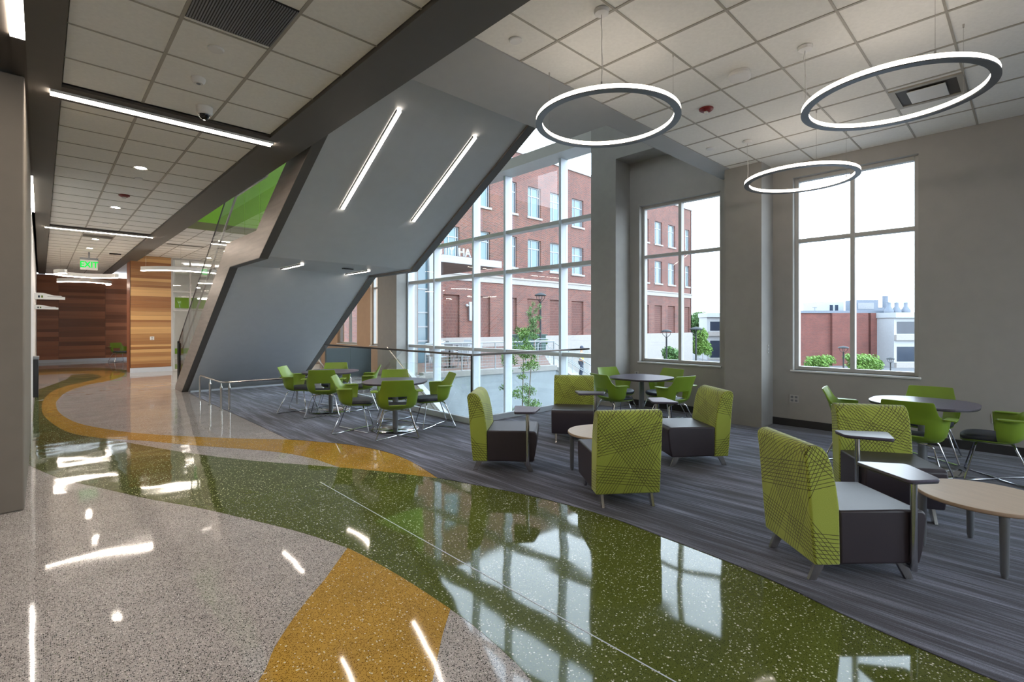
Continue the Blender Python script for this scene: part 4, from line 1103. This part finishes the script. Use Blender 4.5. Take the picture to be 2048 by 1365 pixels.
# brick hall with recessed windows and panels
YBK = 27.8
hall = thing('brick_hall', 'red brick hall with three storeys and pale stone band across the courtyard', 'building', (36, YBK, ZLOW))
HX = lambda x: x - 36
cols = [(20.0, 21.35), (22.95, 24.2), (25.6, 26.97), (28.2, 29.72), (30.85, 32.35), (33.7, 35.3), (36.5, 38), (39.2, 40.7), (42, 43.5), (44.8, 46.3), (47.5, 49.0), (50.3, 51.85), (54.2, 55.3)]
rows = [(6.1, 8.5), (10.32, 12.75)]
holes = [(HX(a), HX(b), c - ZLOW, d - ZLOW) for a, b in cols for c, d in rows]
pan = [(HX(a - .05), HX(b + .0), .74 - ZLOW, 3.72 - ZLOW) for a, b in cols]
m_ = MB(); wall_holes(m_, HX(15.5), HX(55.77), .72 - ZLOW, 15.15 - ZLOW, holes + pan, lambda u, z, d: (u, d, z), .28, both=False)
m_.build('facade', M['brick'], hall)
m_ = MB(); m_.box(HX(15.5), HX(55.77), .279, 22, 0, 15.1 - ZLOW); m_.build('body', M['brick'], hall)
m_ = MB(); m_.box(HX(55.55), HX(55.77), .0, .3, .7, 15.1 - ZLOW); m_.build('corner', M['brick'], hall)
m_ = MB(); m_.box(HX(15.4), HX(55.85), -.10, 22.1, 15.10 - ZLOW, 15.28 - ZLOW); m_.build('coping', M['stone'], hall)
m_ = MB(); m_.box(HX(15.5), HX(55.85), -.08, .02, 4.75 - ZLOW, 5.25 - ZLOW); m_.box(HX(15.5), HX(55.87), -.14, .02, 5.15 - ZLOW, 5.27 - ZLOW); m_.build('stone_band', M['stone'], hall)
m_ = MB(); m_.box(HX(15.5), HX(55.85), -.10, .06, 0, .72 - ZLOW); m_.build('stone_base', M['stone'], hall)
for (a, b, c, d) in pan:
    m_ = MB(); m_.box(a, b, .14, .3, c, d); p_ = m_.build('herringbone_panel', M['herringbone'], hall)
    m_ = MB(); t = .05
    for q in ((a + .12, a + .12 + t, c + .12, d - .12), (b - .12 - t, b - .12, c + .12, d - .12)): m_.box(q[0], q[1], .13, .15, q[2], q[3])
    for q in (c + .12, d - .12 - t): m_.box(a + .12, b - .12, .13, .15, q, q + t)
    m_.build('panel_border', M['brick'], p_)
for (a, b, c, d) in holes:
    m_ = MB(); m_.box(a, b, .20, .24, c, d); wn_ = m_.build('window', M['win_blue'], hall)
    m_ = MB()
    w_, h_ = b - a, d - c
    for q in (a, a + w_ * .36 - .03, a + w_ * .84 - .03, b - .06): m_.box(q, q + .06, .16, .21, c, d)
    for q in (c, c + h_ * .68, d - .07): m_.box(a, b, .155, .205, q, q + .07)
    m_.build('window_bars', M['out_white'], wn_)
    m_ = MB(); m_.box(a + w_ * .86, b - .06, .18, .20, c + .06, d - .06); m_.build('side_pane', M['win_dark'], wn_)
    m_ = MB(); m_.box(a - .1, b + .1, -.10, .2, c - .16, c); m_.build('sill', M['stone'], wn_)
# entrance canopy with lettering
cn = thing('entrance_canopy', 'white entrance canopy with standing letters in front of the brick hall', 'canopy', (13.9, 20.0, 0))
m_ = MB(); m_.box(-3.2, 4.35, 0, .12, 4.72, 5.08); m_.build('fascia', M['out_white'], cn)
m_ = MB(); m_.box(-3.2, 4.3, .12, 7.7, 4.74, 5.0); m_.build('soffit', M['soffit_edge'], cn)
for ch, x in (('I', .36), ('T', .62), ('Y', .98), ('H', 1.62), ('A', 2.02)):
    me = text_mesh(ch, .56, .03); lt = bpy.data.objects.new('letter', me); COL.objects.link(lt); me.materials.append(M['out_white']); lt.parent = cn; lt.rotation_euler = (PI / 2, 0, 0); lt.location = (x, .04, 5.08 + .21)
# brick pier with entrance glazing left of the canopy
en = thing('entrance_porch', 'brick pier and tall entrance glazing at the left end of the courtyard', 'porch', (11.2, 17.6, 0))
m_ = MB(); m_.box(-.35, .15, 0, .5, 0, 4.6); m_.build('brick_pier', M['brick'], en)
m_ = MB(); m_.box(.75, 1.05, .05, .35, 0, 4.6); m_.build('white_pier', M['out_white'], en)
m_ = MB(); m_.box(.15, .75, .2, .24, 0, 4.6); m_.build('glazing', M['win_blue'], en)
for z in (.9, 1.5, 2.1, 3.1): 
    m_ = MB(); m_.box(.15, .75, .17, .2, z, z + .06); m_.build('bar', M['out_white'], en)
m_ = MB(); m_.box(-2.25, -.35, .1, .4, 0, 4.6); m_.build('side_wall', M['brick'], en)

def leaves(mb, c, rx, rz, n, size, rnd, gaps=.0):
    for _ in range(n):
        a = rnd.uniform(0, 2 * PI); u = rnd.uniform(-1, 1); r_ = rnd.random() ** .45; s_ = math.sqrt(1 - u * u)
        p = Vector((c[0] + rx * r_ * s_ * math.cos(a), c[1] + rx * r_ * s_ * math.sin(a), c[2] + rz * r_ * u))
        q = Vector((rnd.gauss(0, 1), rnd.gauss(0, 1), rnd.gauss(0, 1))).normalized(); t = q.orthogonal().normalized(); w_ = q.cross(t)
        s = size * rnd.uniform(.6, 1.3)
        mb.add([p - t * s, p + w_ * s * .45, p + t * s, p - w_ * s * .45], [(0, 1, 2, 3)])
def tree(name, lab, loc, blobs, trunks, n, size, mat, group=None, seed=1):
    rnd = random.Random(seed); o = thing(name, lab, 'tree', loc, 0, group)
    for tr_ in trunks:
        m_ = MB(); m_.tube(tr_, [.035 * (1 - .75 * i / (len(tr_) - 1)) for i in range(len(tr_))], 6); m_.build('trunk', M['bark'], o, smooth=True)
    m_ = MB(); tot = sum(b[3] * b[3] * b[4] for b in blobs)
    for (x, y, z, rx, rz) in blobs: leaves(m_, (x, y, z), rx, rz, int(n * rx * rx * rz / tot), size, rnd)
    m_.build('foliage', M[mat], o)
rnd = random.Random(5)
Fv, Rv = Vector((math.sin(YAW), math.cos(YAW), 0)), Vector((math.cos(YAW), -math.sin(YAW), 0))
def ground_at(x, dist, z=ZLOW):      # a place outdoors at a bearing and distance from the camera station
    p = Fv * dist + Rv * (dist * (x - 1024) / FPX); return (p.x, p.y, z)
bl = []
for k in range(60):
    h = rnd.random(); r_ = .62 * math.sin(PI * min(1, .18 + .75 * h)) ** .8
    a = rnd.uniform(0, 2 * PI); q = r_ * math.sqrt(rnd.random())
    bl.append((q * math.cos(a), q * math.sin(a), 2.2 + h * 2.55, rnd.uniform(.10, .20), rnd.uniform(.08, .17)))
def bh_(x, y): return [(0, 0, 0), (x * .25, y * .25, 1.3), (x * .7, y * .7, 2.7), (x, y, 4.2)]
tree('courtyard_tree', 'young leafy multi-stem tree in front of the concrete retaining wall', ground_at(1040, 14.3), bl, [bh_(.35, .2), bh_(-.40, .1), bh_(.1, -.4), bh_(-.1, .42)], 4600, .034, 'leaf', seed=3)
bl = [(rnd.uniform(-.25, .25), rnd.uniform(-.25, .25), .95 + k * .115, .25 * (1 - k * .035), .18) for k in range(16)]
tree('slim_tree', 'slim young tree beside the black lamp post on the terrace', ground_at(1068, 25.5, 0), bl, [[(0, 0, 0), (.05, 0, 1.2), (0, .05, 2.5)]], 2000, .045, 'leaf2', seed=9)
def lamp(loc, h, lab, s=1.):
    o = thing('lamp_post', lab, 'street lamp', loc, 0, 'black lamp posts')
    m_ = MB(); m_.lathe([(.09 * s, 0), (.09 * s, .25), (.055 * s, .3), (.05 * s, h - .45)], 10); m_.build('post', M['lamp_black'], o, smooth=True)
    m_ = MB(); m_.lathe([(.30 * s, h - .14), (.34 * s, h - .10), (.28 * s, h - .03), (.12 * s, h + .03), (0, h + .05)], 20); m_.build('shade', M['lamp_black'], o, smooth=True)
    for k in range(4):
        a = k * PI / 2 + .4; m_ = MB(); m_.tube([(.05 * math.cos(a) * s, .05 * math.sin(a) * s, h - .48), (.22 * math.cos(a) * s, .22 * math.sin(a) * s, h - .30), (.24 * math.cos(a) * s, .24 * math.sin(a) * s, h - .12)], .015 * s, 5); m_.build('bracket', M['lamp_black'], o)
lamp(ground_at(1081, 27.5, 0), 3.35, 'black lamp post on the terrace in front of the brick hall')
lamp(ground_at(1333, 34), 4.55, 'black lamp post seen through the left pane of the left window', 1.1)
lamp(ground_at(1392, 30), 4.75, 'black lamp post seen through the right pane of the left window', 1.1)
lamp(ground_at(1687, 38), 3.25, 'black lamp post left of the mullion in the wide right window', 1.1)
lamp(ground_at(1781, 46), 1.85, 'short lamp post near the white building in the wide right window', 1.0)
# planter / dumpster
o = thing('dark_green_container', 'dark green steel container on the terrace by the slim tree', 'container', ground_at(1052, 28, 0), R(-8))
m_ = MB(); m_.box(-1.05, 1.05, -.5, .5, .12, 1.0); m_.build('body', M['dumpster'], o, bevel=.02)
m_ = MB(); m_.box(-1.1, 1.1, -.55, .55, 1.0, 1.07); m_.build('rim', M['dumpster'], o)
for x in (-.8, .8):
    m_ = MB(); m_.box(x - .1, x + .1, -.5, .5, 0, .12); m_.build('skid', M['black'], o)
# terrace furniture
def patio_chair():
    o = thing('patio_chair', '', 'chair'); m_ = MB(); m_.box(-.22, .22, -.22, .22, .43, .46); m_.build('seat', M['out_white'], o)
    m_ = MB(); m_.prism([(-.22, .46), (-.30, .86), (-.27, .86), (-.19, .46)], 'x', -.22, .22); m_.build('backrest', M['out_white'], o)
    for x in (-.2, .2):
        for y in (-.2, .2):
            m_ = MB(); m_.tube([(x * .9, y * .9, .43), (x * 1.1, y * 1.2, 0)], .013, 5); m_.build('leg', M['greyleg'], o)
    return o
def patio_table():
    o = thing('patio_table', '', 'table'); m_ = MB(); m_.lathe([(.42, .70), (.42, .725)], 24); m_.build('tabletop', M['greyleg'], o)
    m_ = MB(); m_.lathe([(.03, .02), (.03, .70)], 10); m_.lathe([(.25, 0), (.25, .02)], 20); m_.build('pedestal', M['lamp_black'], o); return o
pc, pt = patio_chair(), patio_table()
k = 0
for i, (x, y, lab) in enumerate([(11.2, 15.2, 'round patio table at the left of the terrace'), (13.6, 17.6, 'round patio table in the middle of the terrace'), (14.6, 19.2, 'round patio table nearer the brick hall'), (12.6, 20.5, 'round patio table under the entrance canopy')]):
    place(pt, i, (x, y, 0), 0, lab, 'patio tables')
    side = ['left', 'right', 'far', 'near']
    nm = ['leftmost', 'middle', 'nearer-hall', 'canopy'][i]
    for j, a in enumerate((200, 20, 110, 290)):
        place(pc, k, (x + .72 * math.cos(R(a)), y + .72 * math.sin(R(a)), 0), R(a + 90), 'white patio chair on the %s side of the %s terrace table' % (side[j], nm), 'white patio chairs'); k = 1
# wall lantern on the hall
o = thing('wall_lantern', 'long white wall light on the brick hall between two panels', 'light', (22.2, YBK - .12, 1.9)); m_ = MB(); m_.box(-.13, .13, -.12, .0, 0, 1.35); m_.build('body', M['out_white'], o, bevel=.03); m_ = MB(); m_.lathe([(0, -.1), (.08, -.07), (.1, 0), (.08, .07), (0, .1)], 12, (-.32, -.06, 1.1)); m_.box(-.3, -.13, -.06, .0, 1.06, 1.12); m_.build('camera_ball', M['out_white'], o)

# person in a high-visibility vest on the steps
px_, py_ = 22.35, 17.75
pz = -3.3 / 21 * (1 + math.floor(((px_ - 14.40) * TD.x + (py_ - 12.75) * TD.y) / .255))
pr = thing('person', 'person in a yellow safety vest and dark trousers walking on the outdoor steps', 'person', (px_, py_, pz), R(200))
def skin(name, verts, edges, radii, mat, parent, root=0):
    me = bpy.data.meshes.new(name); me.from_pydata(verts, edges, []); o = bpy.data.objects.new(name, me); COL.objects.link(o); o.parent = parent
    o.modifiers.new('skin', 'SKIN'); 
    for i, r_ in enumerate(radii): me.skin_vertices[0].data[i].radius = r_ if isinstance(r_, tuple) else (r_, r_)
    me.skin_vertices[0].data[root].use_root = True
    o.modifiers.new('sub', 'SUBSURF').levels = 2; o.modifiers['sub'].render_levels = 2
    me.materials.append(mat); return o
M['skin'] = pbr('skin', (196, 150, 122), .6); M['vest'] = pbr('hi_vis_vest', (206, 220, 60), .6); M['trouser'] = pbr('dark_trousers', (52, 60, 78), .8); M['cap'] = pbr('dark_cap', (50, 58, 78), .7)
def make_skin_layer(nt): pass
BV = [(0, 0, .95), (0, 0, 1.15), (0, 0, 1.38), (0, 0, 1.50), (0, .02, 1.62), (0, .02, 1.73), (.17, 0, 1.42), (.24, .03, 1.15), (.22, .20, .95), (.21, .26, .87), (-.17, 0, 1.42), (-.25, -.03, 1.15), (-.24, .10, .92), (-.24, .16, .85), (.09, 0, .88), (.10, .10, .50), (.10, .02, .10), (.10, .16, .04), (-.09, 0, .88), (-.10, -.06, .48), (-.10, -.14, .08), (-.10, 0, .03)]
BE = [(0, 1), (1, 2), (2, 3), (3, 4), (4, 5), (2, 6), (6, 7), (7, 8), (8, 9), (2, 10), (10, 11), (11, 12), (12, 13), (0, 14), (14, 15), (15, 16), (16, 17), (0, 18), (18, 19), (19, 20), (20, 21)]
BR = [.13, .12, .13, .06, .085, .08, .065, .045, .036, .035, .065, .045, .036, .035, .085, .06, .045, .04, .085, .06, .045, .04]
def person_mesh(name, V, E, Rr, mat):
    o_ = bpy.data.objects.new(name, bpy.data.meshes.new(name)); o_.data.from_pydata(V, E, []); COL.objects.link(o_); o_.parent = pr
    bm = bmesh.new(); bm.from_mesh(o_.data); bm.verts.layers.skin.verify(); ly = bm.verts.layers.skin.active
    bm.verts.ensure_lookup_table()
    for i, v_ in enumerate(bm.verts): v_[ly].radius = (Rr[i], Rr[i]); v_[ly].use_root = (i == 0)
    bm.to_mesh(o_.data); bm.free()
    o_.modifiers.new('skin', 'SKIN'); sb = o_.modifiers.new('sub', 'SUBSURF'); sb.levels = 1; sb.render_levels = 2
    o_.data.materials.append(mat); return o_
person_mesh('body', BV, BE, BR, M['skin'])
person_mesh('vest', [(0, 0, 1.0), (0, 0, 1.18), (0, 0, 1.40), (.15, 0, 1.43), (-.15, 0, 1.43)], [(0, 1), (1, 2), (2, 3), (2, 4)], [.145, .14, .145, .085, .085], M['vest'])
person_mesh('trousers', [(0, 0, .93), (.09, 0, .87), (.10, .10, .50), (.10, .02, .12), (-.09, 0, .87), (-.10, -.06, .48), (-.10, -.14, .10)], [(0, 1), (1, 2), (2, 3), (0, 4), (4, 5), (5, 6)], [.135, .10, .075, .06, .10, .075, .06], M['trouser'])
m_ = MB(); m_.lathe([(.10, 1.70), (.105, 1.74), (.09, 1.80), (.04, 1.835), (0, 1.84)], 16, (0, .02, 0)); m_.box(-.07, .07, .08, .20, 1.70, 1.715); m_.build('cap', M['cap'], pr, smooth=True)

# low buildings and greenery beyond the right-hand windows
def rot_box_building(name, lab, x0, x1, dist, z1, mat, depth=12):
    a = Vector(ground_at(x0, dist)); b = Vector(ground_at(x1, dist)); o = thing(name, lab, 'building', tuple((a + b) / 2), -YAW)
    hw = (b - a).length / 2; m_ = MB(); m_.box(-hw, hw, 0, depth, 0, z1 - ZLOW); m_.build('wall', mat, o); return o, hw
PXM = lambda px_, dist: px_ * dist / FPX
o, hw = rot_box_building('brick_block', 'long plain red brick building with grey coping beyond the wide right window', 1540, 1789, 60, 3.05, M['brick_far'], 14)
m_ = MB(); m_.box(-hw - .1, hw + .1, -.15, 14, 3.05 - ZLOW, 3.35 - ZLOW); m_.build('coping', M['roofgrey'], o)
for xx in (1663, 1740):
    x = PXM(xx - 1664.5, 60); m_ = MB(); m_.box(x - .12, x + 4.2, -.35, 0, 0, 3.05 - ZLOW); m_.build('pier', M['brick_far'], o)
m_ = MB(); x = PXM(1728 - 1664.5, 60); m_.box(x - 2.1, x + 1.6, 6, 9, 3.05 - ZLOW, 4.7 - ZLOW); m_.build('penthouse', M['out_white'], o)
for q in (-.3, .4):
    m_ = MB(); m_.box(x + q, x + q + .4, 5.95, 6, 3.5 - ZLOW, 4.3 - ZLOW); m_.build('penthouse_window', M['win_dark'], o)
x = PXM(1755 - 1664.5, 60)
m_ = MB(); m_.box(x - 1.2, x + 1.6, 2, 4, 3.3 - ZLOW, 4.75 - ZLOW); m_.build('air_handler', M['roofgrey'], o)
m_ = MB(); m_.box(x - 1.0, x + 1.0, 1.96, 2, 3.6 - ZLOW, 4.4 - ZLOW); m_.build('air_handler_grille', M['greyleg'], o)
for q, r_, h in ((2.3, .32, 5.3),):
    m_ = MB(); m_.lathe([(r_, 3.3 - ZLOW), (r_, h - ZLOW)], 16, (x + q + .9, 3, 0)); m_.build('duct', M['roofgrey'], o, smooth=True)
m_ = MB(); m_.bar((x + 1.6, 3, 3.6 - ZLOW), (x + 3.0, 3, 3.6 - ZLOW), .4, .5); m_.build('duct', M['roofgrey'], o)
m_ = MB(); x2 = PXM(1645 - 1664.5 + 45, 60); m_.tube([(x2, 6, 3.3 - ZLOW), (x2, 6, 4.0 - ZLOW)], .05, 5); m_.tube([(x2 - .3, 6, 3.95 - ZLOW), (x2 + .3, 6, 3.95 - ZLOW)], .04, 5); m_.build('antenna', M['greyleg'], o)
def white_block(lab, x0, x1, dist, zt, wins, wx0):
    o, hw = rot_box_building('white_block', lab, x0, x1, dist, zt, M['out_white'], 3)
    for (za, zb) in wins:
        m_ = MB(); m_.box(wx0, hw - .1, -.02, .1, za - ZLOW, zb - ZLOW); m_.build('window', M['win_dark'], o)
        m_ = MB(); m_.box(wx0 - .3, hw, -.35, 0, za - .75 - ZLOW, za - .12 - ZLOW); m_.build('ledge', M['stone'], o)
    m_ = MB(); m_.box(-hw - .1, hw + .1, -.4, 3.1, zt - .6 - ZLOW, zt - ZLOW); m_.build('parapet', M['out_white'], o)
    return o, hw
o, hw = white_block('white concrete office block at the right of the wide window', 1788, 1900, 57, 3.05, [(.6, 2.0), (-2.6, -.9)], -2.9)
for q in (-2.6, -1.7, -.6):
    m_ = MB(); m_.lathe([(.50, 3.05 - ZLOW), (.50, 3.35 - ZLOW), (.22, 3.8 - ZLOW), (.22, 4.3 - ZLOW)], 14, (q, 1.6, 0)); m_.build('roof_fan', M['roofgrey'], o, smooth=True)
o, hw = white_block('white car park block at the right of the left window', 1414, 1500, 70, 3.3, [(.8, 2.1), (-3.0, -.6)], -2.6)
rnd = random.Random(11)
for i, (x, dist, h, wd, mat, lab) in enumerate([(1397, 80, 7.2, 2.0, 'leaf2', 'big leafy tree between the brick hall corner and the white car park'), (1405, 62, 4.6, 1.2, 'leaf', 'lighter leafy tree in front of the white car park'), (1345, 44, 3.0, .9, 'leaf2', 'bushy shrub at the foot of the brick hall wall in the left window'), (1634, 46, 2.2, 1.3, 'leaf', 'pale green bush at the left of the wide right window'), (1722, 45, 2.3, 1.2, 'leaf', 'pale green bush right of the mullion in the wide window'), (1742, 48.5, 1.7, 1.0, 'leaf', 'low pale bush left of the short lamp post')]):
    bl = [(rnd.uniform(-wd, wd) * .6, rnd.uniform(-wd, wd) * .6, h * rnd.uniform(.35, .85), wd * rnd.uniform(.4, .7), h * .17) for _ in range(18)]
    tree('leafy_bush', lab, ground_at(x, dist), bl, [[(0, 0, 0), (.05, 0, h * .3), (0, .1, h * .7)]], int(1400 * h), .11 + .006 * h, mat, 'bushes beyond the windows', seed=20 + i)
# planting bed on the terrace by the steps
for i in range(3):
    x, y = ground_at(1018 + i * 34, 31)[:2]
    rnd = random.Random(40 + i); o = thing('grass_clump', ['leftmost spiky plant on the terrace beyond the white railing', 'middle spiky plant on the terrace beyond the white railing', 'rightmost spiky plant on the terrace, close to the outdoor steps'][i], 'plant', (x, y, 0), 0, 'spiky terrace plants')
    m_ = MB()
    for _ in range(60):
        a = rnd.uniform(0, 2 * PI); l = rnd.uniform(.5, .95); t = rnd.uniform(.15, .6); dx, dy = math.cos(a) * t * l, math.sin(a) * t * l; w_ = .025
        m_.add([(-w_ * math.sin(a), w_ * math.cos(a), 0), (w_ * math.sin(a), -w_ * math.cos(a), 0), (dx * .5, dy * .5, l * .7), (dx, dy, l * (1 - t * .3))], [(0, 1, 2), (0, 2, 3)])
    m_.build('blades', M['leaf2'], o)
